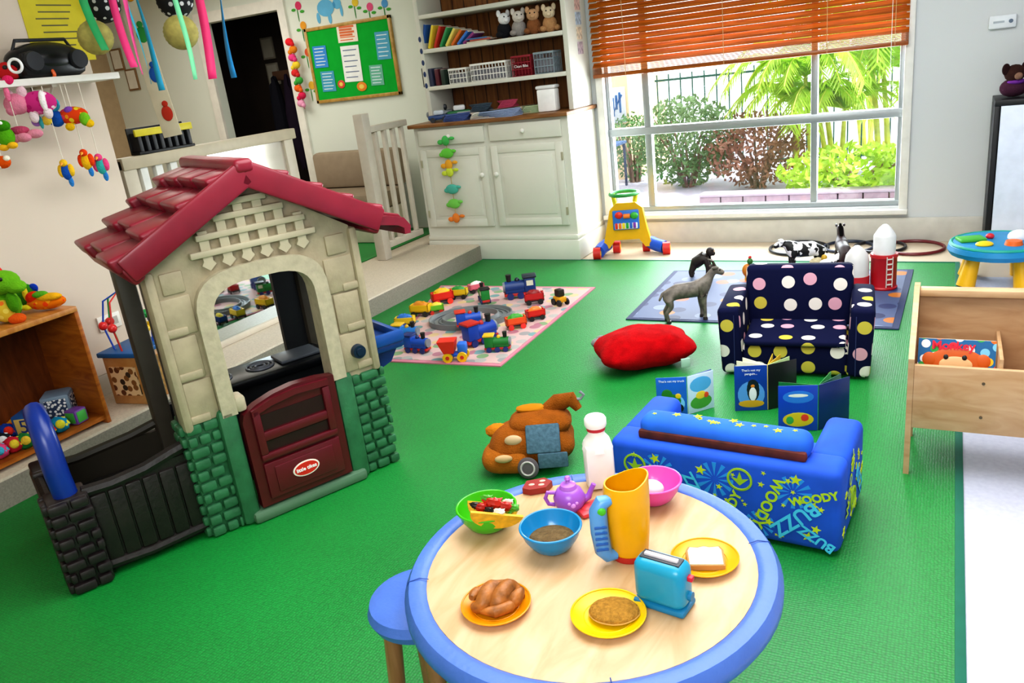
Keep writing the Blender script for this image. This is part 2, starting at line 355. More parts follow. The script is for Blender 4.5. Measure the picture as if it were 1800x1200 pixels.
def palm(label,cx,cy,n_st,hh,col,seed,L0=.8,nf=9):
    random.seed(seed);t=thing('palm',label,'palm',(cx,cy,-.02));lf=MB();sm=MB()
    for s_ in range(n_st):
        bx,by=random.uniform(-.28,.28),random.uniform(-.2,.2);lean=random.uniform(-.25,.25);h=hh*random.uniform(.6,1.1)
        top=Vector((bx+lean,by,h));sm.tube([(bx,by,0),(bx+lean*.4,by,h*.5),top],[.03,.026,.018],8)
        for k in range(nf):
            a=random.uniform(0,2*pi);L=random.uniform(.75,1.25)*L0;d=Vector((math.cos(a),math.sin(a)*.6,0));pts=[]
            for q in range(9):
                u=q/8;pts.append(top+d*L*u+Vector((0,0,.5*L*math.sin(u*2.1)-.5*L*u*u)))
            sm.tube(pts,.006,4)
            for q in range(1,23):
                u=q/22*7.99;i0=int(u);p=pts[i0].lerp(pts[i0+1],u-i0);tg=(pts[i0+1]-pts[i0]).normalized();sd=tg.cross(Vector((0,0,1))).normalized()
                for sg_ in (-1,1):
                    e=p+(sd*sg_*.8+tg*.7+Vector((0,0,-.35)))*.34*L*(1-.5*q/22);w=tg*.021
                    lf.face([p-w,p+w,e])
    lf.build('fronds',leafmat(col,.55),t,smooth=False,recalc=False);sm.build('stems',M('ccd05c',rough=.5,var=.2),t)
palm('tall yellow green clumping palm in the middle of the window view',-1.2,8.7,6,1.2,'bce050',3,.72)
palm('bright palm with arching fronds right of the clump outside',-.3,9.0,5,1.35,'b0da48',5,.75)
palm('feathery palm with low fronds in front of the pool fence',-.9,11.2,5,1.8,'d0ec80',9,1.0)
palm('darker palm at the far right edge of the window view',.15,7.8,3,.75,'8cc848',12,.5)
random.seed(7)
# ------------------------------------------------ painted cupboard with hutch
cw=M('d6d5c9',rough=.45,var=.03,vs=3);CF=5.62
cab=thing('cupboard','cream painted two door cupboard with two drawers below the bookcase','cupboard',(-3.205,CF,0))
w2=.695;MB().box(-w2,w2,.02,.56,.2,1.1).build('body',cw,cab)
MB().box(-w2-.0,w2+.02,-.015,.56,0,.16,.01).box(-w2,w2+.01,-.005,.56,.16,.2,.01).build('plinth',cw,cab)
MB().box(-w2-.03,w2+.02,-.03,.575,1.1,1.13,.006).build('countertop',wood('6a4020','96683a',(1,14,14),3),cab)
for sx_,e in ((-1,-.65),(1,.02)):
    x0=e;x1=e+.62
    d=MB().box(x0,x1,0,.02,.28,.92,.003).build('door',cw,cab)
    MB().box(x0+.09,x1-.09,-.004,.003,.37,.83,.004).box(x0,x0+.06,-.007,0,.28,.92,.003).box(x1-.06,x1,-.007,0,.28,.92,.003).box(x0+.06,x1-.06,-.007,0,.86,.92,.003).box(x0+.06,x1-.06,-.007,0,.28,.34,.003).build('panel',cw,d)
    kx=x1-.04 if sx_<0 else x0+.04
    MB().cyl((kx,-.005,.7),(kx,-.02,.7),.007).ell((kx,-.032,.7),(.02,.014,.02)).build('knob',M('e2e0d8'),d)
    hx=x0+.004 if sx_<0 else x1-.004
    for hz in (.36,.78): MB().box(hx-.008,hx+.008,-.012,0,hz,hz+.06).build('hinge',M('b7b39c',metal=.4),d)
    d=MB().box(x0,x1,-.004,.02,.955,1.08,.006).build('drawer',cw,cab)
    MB().cyl((x0+.31,-.005,1.02),(x0+.31,-.02,1.02),.007).ell((x0+.31,-.03,1.02),(.018,.013,.018)).build('knob',M('e2e0d8'),d)
HF=5.8;hx0,hx1=-3.84,-2.52;hu=thing('bookcase','cream painted bookcase with brown boarded back standing on the cupboard','bookcase',((hx0+hx1)/2,HF,1.131))
w2=(hx1-hx0)/2;TZ=1.131
MB().box(-w2,-w2+.04,0,.38,0,1.2,.003).build('side_panel',cw,hu);MB().box(w2-.04,w2,0,.38,0,1.2,.003).build('side_panel',cw,hu)
MB().box(-w2+.04,w2-.04,.36,.38,0,1.2).build('back_panel',wood('6a3c1a','96622e',(9,9,1),2.5,.5),hu)
gr=MB()
for i in range(11): gr.box(-w2+.04+.11*i,-w2+.046+.11*i,.356,.361,0,1.2)
gr.build('board_joints',M('3a2010'),hu)
SZ=[1.41,1.70,1.96]
for z in SZ: MB().box(-w2+.04,w2-.04,-.005,.36,z-TZ-.032,z-TZ,.004).build('shelf',cw,hu)
MB().box(-w2,w2,-.01,.38,1.2,1.23,.004).build('top',cw,hu)
def onY(px,z,y=HF+.1):
    lo,hi=-300,700
    for _ in range(40):
        q=(lo+hi)/2
        if WY(px,q,y).z>z: lo=q
        else: hi=q
    p=WY(px,(lo+hi)/2,y);return Vector((p.x,y,z))
bc=[('2f5fa8','blue'),('e8d040','yellow'),('c8382a','red'),('38965a','green'),('e8d86a','pale yellow'),('d87028','orange'),('3a78c8','sky blue'),('8a3a7a','purple')]
for i,(c_,nm) in enumerate(bc):
    p=onY(752+i*10,1.70);hh=.19-.009*i
    t=thing('picture_book',nm+' spined picture book, number %s from the left on the second shelf'%['one','two','three','four','five','six','seven','eight'][i],'book',p,0,'picture books leaning on the upper shelf')
    T_=Matrix.Rotation(rad(14+i*6),4,'Y')
    MB().box(-.01,.01,-.07,.1,0,hh,.002,Mx=Matrix.Translation((0,0,.004))@T_).build('cover',M(c_),t)
    MB().box(-.0075,.0075,-.064,.103,.004,hh+.002,Mx=Matrix.Translation((0,0,.004))@T_).build('pages',M('efe8d8'),t)
for i,(c_,nm,x) in enumerate((('d8d0b8','cream',845),('b85a4a','brick red',850),('4a78a8','denim blue',842))):
    p=onY(x,1.70+.012*i);t=thing('picture_book',nm+' picture book lying flat in the pile beside the soft toys','book',p,5*i,None)
    MB().box(-.09,.09,-.07,.07,0,.011,.002).build('cover',M(c_),t);MB().box(-.088,.091,-.068,.068,.002,.009).build('pages',M('efe8d8'),t)
fz=lambda c:M(c,rough=.95,bump=.5,bs=140,sheen=.25,var=.12,vs=25)
pk=[('black and white penguin plush at the left of the soft toys on the top shelf','26262a','ececec',888),('grey rabbit plush slumped on the top shelf','9a9490','d8d0c8',914),('brown bear plush lying on the top shelf','8a5a38','c9a07a',940),('tan and cream dog plush at the right of the top shelf','b58a60','e0cdb0',968)]
for lb,c1,c2,px in pk:
    p=onY(px,1.70)
    toy('soft_toy',lb,'soft toy',p,[('body',fz(c1),[('e',0,0,14,13,11,14),('e',-12,-4,7,6,9,5),('e',12,-4,7,6,9,5)]),('head',fz(c2),[('e',0,-4,32,11,10,10),('e',-9,-2,41,4,3,6),('e',9,-2,41,4,3,6),('e',0,-12,30,5,4,4)]),('eye',M('101010',rough=.2),[('e',-4,-13,35,1.3,1,1.3)]),('eye',M('101010',rough=.2),[('e',4,-13,35,1.3,1,1.3)])],rot=(px%7-3)*8)
def basket(lb,c_,px,w,h,txt=None):
    p=onY(px,1.41,HF+.1);s=SP(p);t=thing('basket',lb,'basket',p,3,'plastic baskets on the middle shelf');mb=MB()
    W_=w*s/2;D=.085;Hh=h*s
    mb.box(-W_,W_,-D,D,0,.006)
    for z in (0,.33,.66): mb.box(-W_,W_,-D,-D+.004,z*Hh,z*Hh+.007).box(-W_,W_,D-.004,D,z*Hh,z*Hh+.007).box(-W_,-W_+.004,-D,D,z*Hh,z*Hh+.007).box(W_-.004,W_,-D,D,z*Hh,z*Hh+.007)
    nn=max(5,int(w/6))
    for i in range(nn+1):
        x=-W_+2*W_*i/nn
        mb.box(x-.002,x+.002,-D,-D+.004,0,Hh).box(x-.002,x+.002,D-.004,D,0,Hh)
    for i in range(7):
        y=-D+2*D*i/6;mb.box(-W_,-W_+.004,y-.003,y+.003,0,Hh).box(W_-.004,W_,y-.003,y+.003,0,Hh)
    mb.build('mesh_sides',M(c_),t)
    MB().box(-W_-.004,W_+.004,-D-.005,-D+.006,Hh-.01,Hh+.006,.003).box(-W_-.004,W_+.004,D-.006,D+.005,Hh-.01,Hh+.006,.003).box(-W_-.005,-W_+.005,-D,D,Hh-.01,Hh+.006,.003).box(W_-.005,W_+.005,-D,D,Hh-.01,Hh+.006,.003).build('rim',M(c_),t)
    MB().box(-W_+.01,W_-.01,-D+.01,D-.01,.008,Hh*.75,.01).build('contents',M('7a7a80' if c_!='8f2230' else '6a1a24',rough=.9),t)
    if txt: text(txt,.028,M('f5f5f5'),t,FR((0,-D-.006,Hh*.5),(1,0,0),(0,0,1)))
basket('small white lidded plastic basket beside the dark folders','ecebe4',815,34,24)
basket('long white slotted plastic basket on the middle shelf','f0eee8',868,68,28)
basket('dark red plastic basket with white lettering on the middle shelf','8f2230',926,36,33,'Clean Bibs')
basket('grey mesh plastic basket at the right end of the middle shelf','8a98a0',965,36,35)
for i,(px,c_,nm) in enumerate(((757,'26262c','black'),(768,'3a3f58','navy'),(779,'5a2530','maroon'),(789,'2c3c34','dark green'))):
    p=onY(px,1.41);t=thing('folder',nm+' folder standing at the left end of the middle shelf','folder',p);MB().box(-.018,.018,-.08,.1,0,.15-.01*i,.004).build('cover',M(c_),t);MB().box(-.014,.014,-.076,.102,.004,.152-.01*i).build('pages',M('d8d4c8'),t)
for i,(px,c_,w,nm) in enumerate(((835,'e9ecf2',30,'white'),(880,'98a8c8',36,'pale blue'),(915,'c9b998',28,'buff'),(806,'4f63a0',22,'grey blue'),(942,'b8cca2',22,'pale green'),(860,'e8e0d8',30,'cream'),(895,'c84a6a',14,'rose pink'),(848,'3a4a58',16,'dark slate'))):
    p=onY(px,1.131,HF-.1 if i%2 else HF+.08);s=SP(p)
    pp=MB()
    for k in range(7): pp.box(-w*s,w*s,-.07,.08,k*.008,k*.008+.005,Mx=Matrix.Rotation(rad(k*7-14+i*3),4,'Z'))
    o=tag(pp.build('paper_stack',M(c_,rough=.8)),nm+' loose papers stacked on the cupboard top','papers');o.location=p+Vector((0,0,.0 if i<6 else .058))
p=onY(966,1.131,HF+.02);toy('storage_tub','white square plastic tub with rounded lid on the cupboard top','tub',p,[('body','f2f2f0',[('b',-17,17,-12,12,0,38,3)]),('lid','e2e2e2',[('b',-18.5,18.5,-13,13,38,44,3)])],rot=-25)
def carparts(c1,c2,k=1.):
    return [('body',c1,[('b',-14*k,14*k,-6*k,6*k,3*k,9*k,2*k)]),('cab',c2,[('b',-6*k,8*k,-5*k,5*k,9*k,15*k,2*k)])]+[('wheel','15151a',[('c',(x*k,y*k,3*k),(x*k,(y+3)*k,3*k),3.4*k)]) for x in (-8,8) for y in (-7,4)]
toy('toy_car','small dark blue toy car on the left of the cupboard top','toy car',onY(772,1.131,HF-.08),carparts('26467a','c8d0d8',1.3))
toy('toy_car','small green and white toy car right of the blue one','toy car',onY(808,1.131,HF+.15),carparts('2f7a4a','efefef',1.5))
toy('toy_truck','small silver and black toy truck at the back left of the cupboard top','toy car',onY(775,1.131,HF+.2),carparts('8a9098','22262c',1.7))
for i in range(5):
    tag(MB().ell((0,0,0),(.014,.0015,.022),8).build('sticker',M('2b3f6a')),'dark blue sticker on the left bookcase upright, number %s from the top'%['one','two','three','four','five'][i],'sticker').location=(hx0+.02,HF-.001,1.78-.09*i)
for i in range(4):
    p=WX(1020,6+i*26,-2.515);o=tag(MB().box(0,.003,-.05,.05,-.045,.045).build('photograph',M(['c9a9a0','a8b8c8','d8c8b0','b0a0a8'][i],var=.4,vs=40)),'small pinned photograph on the right bookcase side, number %s from the top'%['one','two','three','four'][i],'photograph');o.location=(-2.52,6.02,p.z)
hs=thing('hanging_felt_string','string of green yellow and blue felt animals hanging on the left cupboard door','wall hanging',(-3.57,CF-.035,1.02))
MB().cyl((0,0,0),(0,0,-.66),.003,n=6).build('cord',M('b5a06a'),hs)
for i,(c_,z,nm) in enumerate((('4fae5a',-.03,'felt_loop'),('6cc24a',-.13,'felt_bird'),('e8a83a',-.22,'felt_bird'),('c8d84a',-.28,'felt_bird'),('58b0a0',-.42,'felt_fish'),('7ac65a',-.54,'felt_fish'),('e0823a',-.66,'felt_tassel'))):
    MB().ell((0,-.005,z),(.06 if i in (1,4,5) else .035,.018,.04)).ell((.06,-.005,z+.015),(.026,.012,.014)).ell((-.05,-.005,z-.01),(.028,.012,.02)).build(nm,M(c_,rough=.9),hs)
# ------------------------------------------------ gate
gt_=thing('stair_gate','cream painted wooden baluster gate beside the cupboard','gate',(-4.0,5.1,.131))
gm=M('c9c0b2',rough=.5)
MB().box(-.045,.045,-.045,.045,0,1.15,.006).build('post',gm,gt_)
MB().box(-.03,.03,.045,.56,1.0,1.05,.006).build('rail',gm,gt_);MB().box(-.03,.03,.045,.56,.08,.13,.006).build('rail',gm,gt_)
for i in range(4): MB().box(-.018,.018,.12+i*.12,.155+i*.12,.13,1.0,.004).build('baluster',gm,gt_)
tag(MB().box(-5.6,-4.15,4.5,6.25,.131,.137).build('hall_carpet',carpet_m),'green carpet beyond the baluster gate','carpet')
sf=thing('bench','beige upholstered bench against the back wall behind the gate','bench',(-4.9,5.85,.14))
MB().box(-.5,.5,-.25,.25,.28,.44,.04).build('seat',M('968672',rough=.9),sf);MB().box(-.5,.5,.17,.3,.44,.78,.04).build('backrest',M('9c8c78',rough=.9),sf)
MB().box(-.48,.48,-.22,.22,0,.28,.01).build('base',M('d8cdb8'),sf)
pt=thing('low_partition','cream low partition with picket end left of the doorway','partition',(-4.1,3.0,.131))
for y in (0,.52,1.3): MB().box(-.03,.03,y,y+.09,0,1.12,.006).build('post',M('c9bfac'),pt)
MB().box(-.04,.04,.0,1.42,1.06,1.13,.006).build('top_rail',M('c0b49c'),pt);MB().box(-.02,.02,.61,1.3,0,.55).build('panel',M('b4a58c'),pt);MB().box(-.008,.008,.61,1.3,.55,1.06).build('reflective_panel',M('cfc8bc',rough=.12,metal=.55,var=.1,vs=3),pt);MB().box(-.03,.03,.1,1.3,.0,.1).build('bottom_rail',M('c9bfac'),pt)
for i in range(4): MB().box(-.02,.02,.12+.105*i,.17+.105*i,.1,1.06,.004).build('picket',M('e2e2dc'),pt)
gb=thing('green_play_panel','green panel with pale shapes behind the white pickets','panel',(-4.25,3.28,.131),90)
MB().box(-.24,.22,0,.02,0,.92,.01).build('board',M('1f8a40'),gb)
for i,(x,z) in enumerate(((-.12,.78),(.05,.66),(.14,.82),(-.04,.5))): MB().ell((x,-.003,z),(.04,.004,.05)).build('shape',M(['e8e0c0','d8c020','d84a2a','4a90d0'][i]),gb)
tr_=thing('black_tray','black and yellow slotted plastic tray standing on the low partition','tray',(-4.1,3.33,1.262),90)
MB().box(-.2,.2,-.04,.04,0,.015,.003).box(-.2,.2,.03,.04,0,.15,.003).build('shell',M('1c1c1c'),tr_)
for i in range(8): MB().box(-.19+i*.05,-.165+i*.05,-.04,.03,.015,.12,.003).build('divider',M('26262a'),tr_)
MB().box(-.205,.205,-.045,-.03,.1,.14,.004).build('front_band',M('d8c828'),tr_)
mi_=thing('mirror','long low framed mirror standing on the platform behind the playhouse','mirror',(-3.72,3.6,.131),0)
MB().box(-.012,.0,-.55,.55,.03,.5).build('glass',M('cfd8d8',rough=.03,metal=1,var=0),mi_)
MB().box(-.03,.02,-.6,.6,0,.035,.004).box(-.03,.02,-.6,.6,.5,.54,.004).box(-.03,.02,-.6,-.55,0,.54,.004).box(-.03,.02,.55,.6,0,.54,.004).build('frame',M('d2c8b6'),mi_)
dr=thing('coat_rack','dark clothes hanging on a rack inside the dark doorway','coats',(-6.1,6.9,.135))
MB().box(-.5,.5,.1,.14,1.5,1.6,.005).build('rail',M('5a4030'),dr)
for i in range(5): MB().ell((-.4+.2*i,0,1.05),(.09,.08,.5),ns=.2).build('coat',M(['1c1c24','2a2030','14141c','30241c','1a2430'][i],rough=.9),dr)
for i,(px,py) in enumerate(((205,105),(232,140),(470,85),(480,130))):
    p=WY(px,py,BW-.02)
    if i>1: p=WY(px,py,7.28)
    t=thing('framed_certificate',['pale framed certificate on the hall wall behind the hanging lanterns','smaller framed certificate to the right of the pale one','small white notice inside the dark doorway','second white notice lower inside the dark doorway'][i],'certificate',p)
    s=SP(p);MB().box(-14*s,14*s,0,.018,-18*s,18*s,.003).build('frame',M('8a6a48' if i<2 else '8a8478'),t);MB().box(-11*s,11*s,-.002,.0,-15*s,15*s).build('print',M('e8e4d8' if i<2 else 'a8a498'),t)
# ------------------------------------------------ noticeboard
nb=thing('noticeboard','green noticeboard with a wooden frame on the white wall','noticeboard',(-4.915,BW-.02,1.705))
MB().box(-.485,.485,0,.018,-.325,.325).build('felt',M('1cac3c',rough=.9),nb)
MB().box(-.5,.5,-.01,.02,.31,.34,.004).box(-.5,.5,-.01,.02,-.34,-.31,.004).box(-.5,-.47,-.01,.02,-.34,.34,.004).box(.47,.5,-.01,.02,-.34,.34,.004).build('frame',wood('a8803a','caa45c',(4,4,4)),nb)
pp=[(563,100,30,36,'3f8fd8','blue leaflet at the left of the noticeboard'),(610,58,44,30,'f4e8d8','large title sheet with orange lettering at the top of the noticeboard'),(618,112,40,60,'f2f4f2','tall white printed notice in the middle of the noticeboard'),(673,80,30,46,'58a8c8','turquoise leaflet at the top right of the noticeboard'),(577,143,30,34,'4aa0c0','teal leaflet at the bottom left of the noticeboard'),(662,132,28,34,'70b8a0','sea green leaflet at the bottom right of the noticeboard'),(636,152,22,16,'e88a2a','orange paper cut-out at the bottom of the noticeboard'),(600,148,16,14,'e05040','red round cut-out near the bottom of the noticeboard')]
for px,py,w,h,c_,lb in pp:
    p=WY(px,py,BW-.025);s=SP(p);t=thing('poster',lb,'poster',p,0,None);t.rotation_euler=(0,rad(2),0)
    if h<20: MB().ell((0,0,0),(w*s/2,.003,h*s/2),12).build('sheet',M(c_,rough=.8),t);MB().ell((0,-.003,0),(w*s/4,.002,h*s/4),12).build('print',M('f0d060',rough=.8),t);continue
    MB().box(-w*s/2,w*s/2,0,.002,-h*s/2,h*s/2).build('sheet',M(c_,rough=.8),t)
    lm=MB()
    for k in range(6):
        zz=h*s*(.38-.15*k);th_=.014 if c_=='f4e8d8' and k<4 else .004
        lm.box(-w*s*.38,w*s*(.36-.1*(k%2)),-.0015,0,zz-th_,zz+.004)
    lm.build('print',M('e0703a' if c_=='f4e8d8' else ('6a7a9a' if c_[0]=='f' else 'dff0f4')),t)
def decal(name,lb,cat,y,shapes):
    t=thing(name,lb,cat,WY(shapes[0][1],shapes[0][2],y))
    for i,(c_,px,py,w,h,pn) in enumerate(shapes):
        p=WY(px,py,y)-t.location;s=SP(t.location);MB().ell((p.x,-.001,p.z),(w*s/2,.0015,h*s/2),12).build(pn,M(c_,rough=.8),t)
    return t
decal('elephant_decal','pale blue elephant wall sticker above the noticeboard','wall sticker',BW-.003,[('6ab8e0',572,14,38,28,'body'),('6ab8e0',592,6,18,18,'head'),('4a9ac8',588,8,9,12,'ear'),('6ab8e0',600,18,6,20,'trunk'),('6ab8e0',560,32,8,18,'leg'),('6ab8e0',580,32,8,18,'leg')])
for k,(px,py,c_,nm) in enumerate(((524,10,'d83a6a','pink'),(533,45,'e8a02a','orange'),(541,92,'e0603a','red star-like'),(548,150,'e8b83a','amber'),(624,4,'e8c83a','yellow'),(650,12,'e85a8a','rose'),(676,6,'58a0d8','blue'))):
    decal('flower_decal','%s flower wall sticker with green leaves near the noticeboard'%nm,'wall sticker',BW-.003,[(c_,px,py,14,14,'blossom'),('f5e070',px,py,5,5,'centre'),('4aa83a',px-8,py+8,10,5,'leaf'),('4aa83a',px+7,py+10,10,5,'leaf'),('3a8a3a',px,py+16,2,24,'stem')])
gl_=thing('felt_garland','hanging string of bright stuffed flowers and hearts beside the doorway','garland',WY(512,68,BW-.06))
s=SP(gl_.location);MB().cyl((0,0,0),(.0,0,-120*s),.003,n=6).build('cord',M('c04060'),gl_)
for i in range(9): MB().ell(((-3+6*(i%2))*s,-.02,-(5+13*i)*s),(8*s,.03,6.5*s)).ell(((4-8*(i%2))*s,-.03,-(9+13*i)*s),(4*s,.02,4*s)).build('stuffed_flower',M(['e8303a','e88a2a','e84a8a','f0d040','d83a3a','48a84a','e86a2a','d8305a','e8a0c0'][i],rough=.9),gl_)
# ------------------------------------------------ left wall shelf, stereo
sh=thing('wall_shelf','white wall shelf with a metal bracket holding the black stereo','shelf',(XW,2.0,1.66))
MB().box(0,.22,-1.6,.76,0,.03,.003).build('board',M('dcd8d0'),sh)
for y in (.45,-.9): MB().box(0,.16,y-.012,y+.012,-.012,0).box(0,.012,y-.012,y+.012,-.16,0).tube([(.01,y,-.14),(.08,y,-.09),(.14,y,-.01)],.006,6).build('bracket',M('cfc8ba',metal=.3),sh)
p=WX(82,112,XW+.12);bb=thing('stereo','glossy black portable stereo with rounded ends on the wall shelf','stereo',(XW+.12,p.y,1.691),90)
MB().ell((0,0,.078),(.19,.085,.078),24).box(-.16,.16,-.075,.075,0,.12,.04).build('case',M('08090c',rough=.3),bb)
for x in (-.11,.11): MB().cyl((x,-.075,.07),(x,-.092,.07),.045,.04,20).build('speaker_grille',M('1c1e24',rough=.5),bb)
MB().tube([(-.15,0,.11),(-.12,0,.165),(.12,0,.165),(.15,0,.11)],.008,8).build('handle',M('1c1d22'),bb)
p=WX(8,112,XW+.1);toy('soft_toy','red and black ladybird soft toy at the left end of the wall shelf','soft toy',(XW+.11,p.y,1.691),[('body',M('c0282a',rough=.9),[('e',0,0,16,20,16,16)]),('head','181818',[('e',16,-6,14,8,8,9)]),('spot','181818',[('e',-6,-13,22,4,4,4)]),('spot','181818',[('e',4,-10,28,4,4,4)])],rot=40)
p=WX(97,30,XW+.004);ps=thing('notice','yellow printed notice on the left wall above the stereo','notice',(XW+.0,p.y,p.z))
MB().box(0,.003,-.16,.16,-.2,.26).build('sheet',M('ccbc24',rough=.7),ps)
lm=MB()
for k in range(11): lm.box(.003,.0042,-.1+(.02 if k%3 else 0),.1-.015*(k%4),.17-.03*k,.176-.03*k)
lm.build('print',M('5a5426'),ps)
HX=XW+.2
def hang(px,py,name,lb,parts,top=122,rot=0,cat='soft toy',k=1.):
    p=WX(px,py,HX);t=toy(name,lb,cat,p,parts+[('string','e8e0d0',[('c',(0,0,5),(0,0,(1.655-p.z)/SP(p)/k),.7)])],rot=rot,k=k);return t
def spk(c,cs): return dots(c,cs,38,.42,.9,.95,uv=False,name='plush_print')
hang(48,185,'hanging_plush','large pink and white plush elephant rattle hanging from the shelf',[('body',spk('cc3484',['e86aac','f4d0e0','b82070']),[('e',20,0,2,32,14,20)]),('head',fz('e288a2'),[('e',-14,-6,4,22,16,18),('e',-22,-12,-6,10,9,9)]),('ear',fz('ecc4d0'),[('e',-24,-4,18,9,5,11),('e',0,-6,22,9,5,11)]),('stripe',fz('f0e8e8'),[('e',34,-8,4,6,9,18)]),('leg',fz('ead8dc'),[('e',8,-4,-20,8,7,11)]),('leg',fz('ead8dc'),[('e',34,-4,-16,8,7,11)]),('ring',M('f2f2f2',rough=.3),[('r',(0,0,66),11,2.5,'y')])])
hang(36,238,'hanging_plush','pink petal skirted plush flower hanging below the elephant',[('petals',fz('dc8ca0'),[('e',-26,0,0,14,8,8),('e',-10,-6,-4,14,8,8),('e',8,-6,-4,14,8,8),('e',26,0,0,14,8,8)]),('centre',fz('b84a68'),[('e',0,0,8,18,9,8)])])
hang(8,150,'hanging_plush','magenta plush bow toy hooked at the far left of the shelf',[('bow',fz('e0306a'),[('e',-10,0,4,10,6,8),('e',8,0,8,10,6,8)]),('tail',fz('f07aa0'),[('e',0,0,-14,5,4,14)])])
hang(74,215,'hanging_plush','lilac and yellow plush butterfly between the elephant and the caterpillar',[('wing',fz('a878cc'),[('e',-9,0,2,9,4,8)]),('wing',fz('e8c848'),[('e',9,0,2,9,4,8)]),('body',fz('40a0a8'),[('e',0,-3,0,3.5,3.5,11)])])
hang(122,208,'hanging_plush','orange and blue striped plush caterpillar hanging from an orange hook',[('body',spk('e04a1a',['f0a020','f04a6a','e8d030']),[('e',8,0,4,26,13,15)]),('head',fz('1f5cb8'),[('e',-20,-5,2,14,12,14)]),('stripe',fz('7abc2a'),[('e',28,-4,-4,9,10,12)]),('stripe',fz('8a50b8'),[('e',6,-6,14,8,8,6)]),('foot',fz('f0c020'),[('e',0,-6,-14,8,6,7)]),('foot',fz('f0c020'),[('e',34,-4,-12,8,6,7)]),('ring',M('e8601a',rough=.3),[('r',(-14,0,75),10,3,'y'),('r',(-14,0,90),6,2,'y')]),('teether',M('30a8c8',rough=.3),[('r',(-18,-8,26),10,2.6,'y')])])
hang(12,248,'hanging_plush','green plush frog hanging at the far left below the shelf',[('body',fz('5aa41e'),[('e',0,0,8,16,12,17)]),('head',fz('3e8a16'),[('e',2,-4,26,14,11,10)]),('foot',fz('f0b82a'),[('e',-6,-4,-10,9,7,6)]),('foot',fz('f0b82a'),[('e',10,-4,-8,9,7,6)]),('eye','ffffff',[('e',-3,-14,31,3,2,3)]),('eye','ffffff',[('e',7,-14,31,3,2,3)])])
hang(5,285,'hanging_plush','orange and white plush fish hanging at the left frame edge',[('body',fz('d85410'),[('e',0,0,0,14,7,11)]),('fin',fz('f4e8d8'),[('e',10,-3,6,6,4,5),('e',-8,-3,-6,6,4,5)])])
for px,py,c1,c2,nm in ((117,302,'1f58b8','f0c030','blue parrot with yellow belly'),(152,284,'f0b820','e84a1a','yellow parrot with orange wings'),(178,292,'40b4b0','e8508a','turquoise parrot with pink tail')):
    hang(px,py,'hanging_bird','small plush '+nm+' dangling on a string from the mobile',[('body',fz(c1),[('e',0,0,0,8,6,13)]),('wing',fz(c2),[('e',-8,0,2,5,4,10)]),('wing',fz(c2),[('e',8,0,2,5,4,10)]),('head',fz(c2),[('e',0,-2,14,6,6,6)]),('beak',M('f0a020'),[('c',(0,-7,14),(0,-12,11),2.5,.3)]),('tail',fz('3a8ad8'),[('e',3,0,-16,4,2,8)])],k=1.1)
p=WX(191,565,XW+.002);ou=thing('power_socket','white double power socket on the left wall beside the wooden shelf','socket',(XW+.001,p.y,p.z))
MB().box(0,.012,-.065,.065,-.04,.04,.004).build('plate',M('e8e2da'),ou)
for y in (-.03,.03): MB().box(.012,.015,y-.015,y+.015,-.02,.02).build('outlet',M('b8b0a8'),ou)
# wooden toy shelf
us=thing('toy_shelf','orange stained wooden open toy shelf against the left wall','shelf',(-3.6,2.11,.131))
wd=wood('8e4812','b86c22',(2,2,9),3,.4)
for y in (-.02,-1.1): MB().box(-.18,.17,y,y+.02,0,.55,.002).build('side_panel',wd,us)
MB().box(-.18,.17,-1.1,0,.55,.575,.003).build('top',wood('a86624','c88a42',(2,9,2)),us);MB().box(-.18,.16,-1.08,-.02,.02,.04).build('shelf',wd,us)
MB().box(-.18,-.17,-1.08,-.02,.04,.55).build('back_panel',wood('5a2a0c','7a3e16',(2,9,2)),us)
ztop=.131+.576;zin=.172
def ons(px,x=-3.56,z=ztop):
    lo,hi=300,1100
    for _ in range(30):
        q=(lo+hi)/2
        if WX(px,q,x).z>z: lo=q
        else: hi=q
    p=WX(px,lo,x);return Vector((x,min(p.y,2.05),z))
toy('dragon_plush','green plush dragon with red spikes on top of the toy shelf','soft toy',ons(14),[('body',spk('5c9a14',['7ab82a','4c8a10','8cc43a']),[('e',0,0,26,28,20,26)]),('belly',spk('d8b83a',['e8742a','e8d060']),[('e',8,-14,20,16,10,18)]),('head',fz('6cac22'),[('e',16,-8,62,26,20,18),('e',36,-12,54,15,13,10)]),('spikes',fz('d82a2a'),[('c',(-4,0,74),(-12,0,92),7,.5),('c',(-22,0,48),(-36,0,58),7,.5),('c',(10,0,76),(8,0,96),7,.5)]),('eye','141414',[('e',26,-26,70,3,2,3)]),('foot',fz('d85a1a'),[('e',24,-14,6,13,11,8)]),('arm',fz('4c8a14'),[('e',26,-16,32,8,8,16)])],k=1.15)
toy('bird_plush','orange and yellow plush bird lying on the toy shelf','soft toy',ons(86,-3.53),[('body',spk('e0740a',['f0a020','e84818']),[('e',0,0,14,34,18,13)]),('wing',fz('eaac20'),[('e',12,-8,24,22,11,7)]),('wing',fz('5aa028'),[('e',-2,-8,30,14,9,6)]),('beak',fz('f0e030'),[('e',-32,-8,10,12,8,5)]),('head',fz('d8300f'),[('e',-18,-2,24,14,11,12)])])
toy('fish_plush','green and blue plush fish standing behind the orange bird','soft toy',ons(56,-3.69),[('body',fz('3c8a22'),[('e',0,0,24,24,10,20)]),('fin',fz('143eb0'),[('e',-14,0,54,12,6,12)]),('fin',fz('143eb0'),[('e',18,0,34,8,5,8)]),('stripe',fz('e8d030'),[('e',6,-6,26,6,6,14)])])
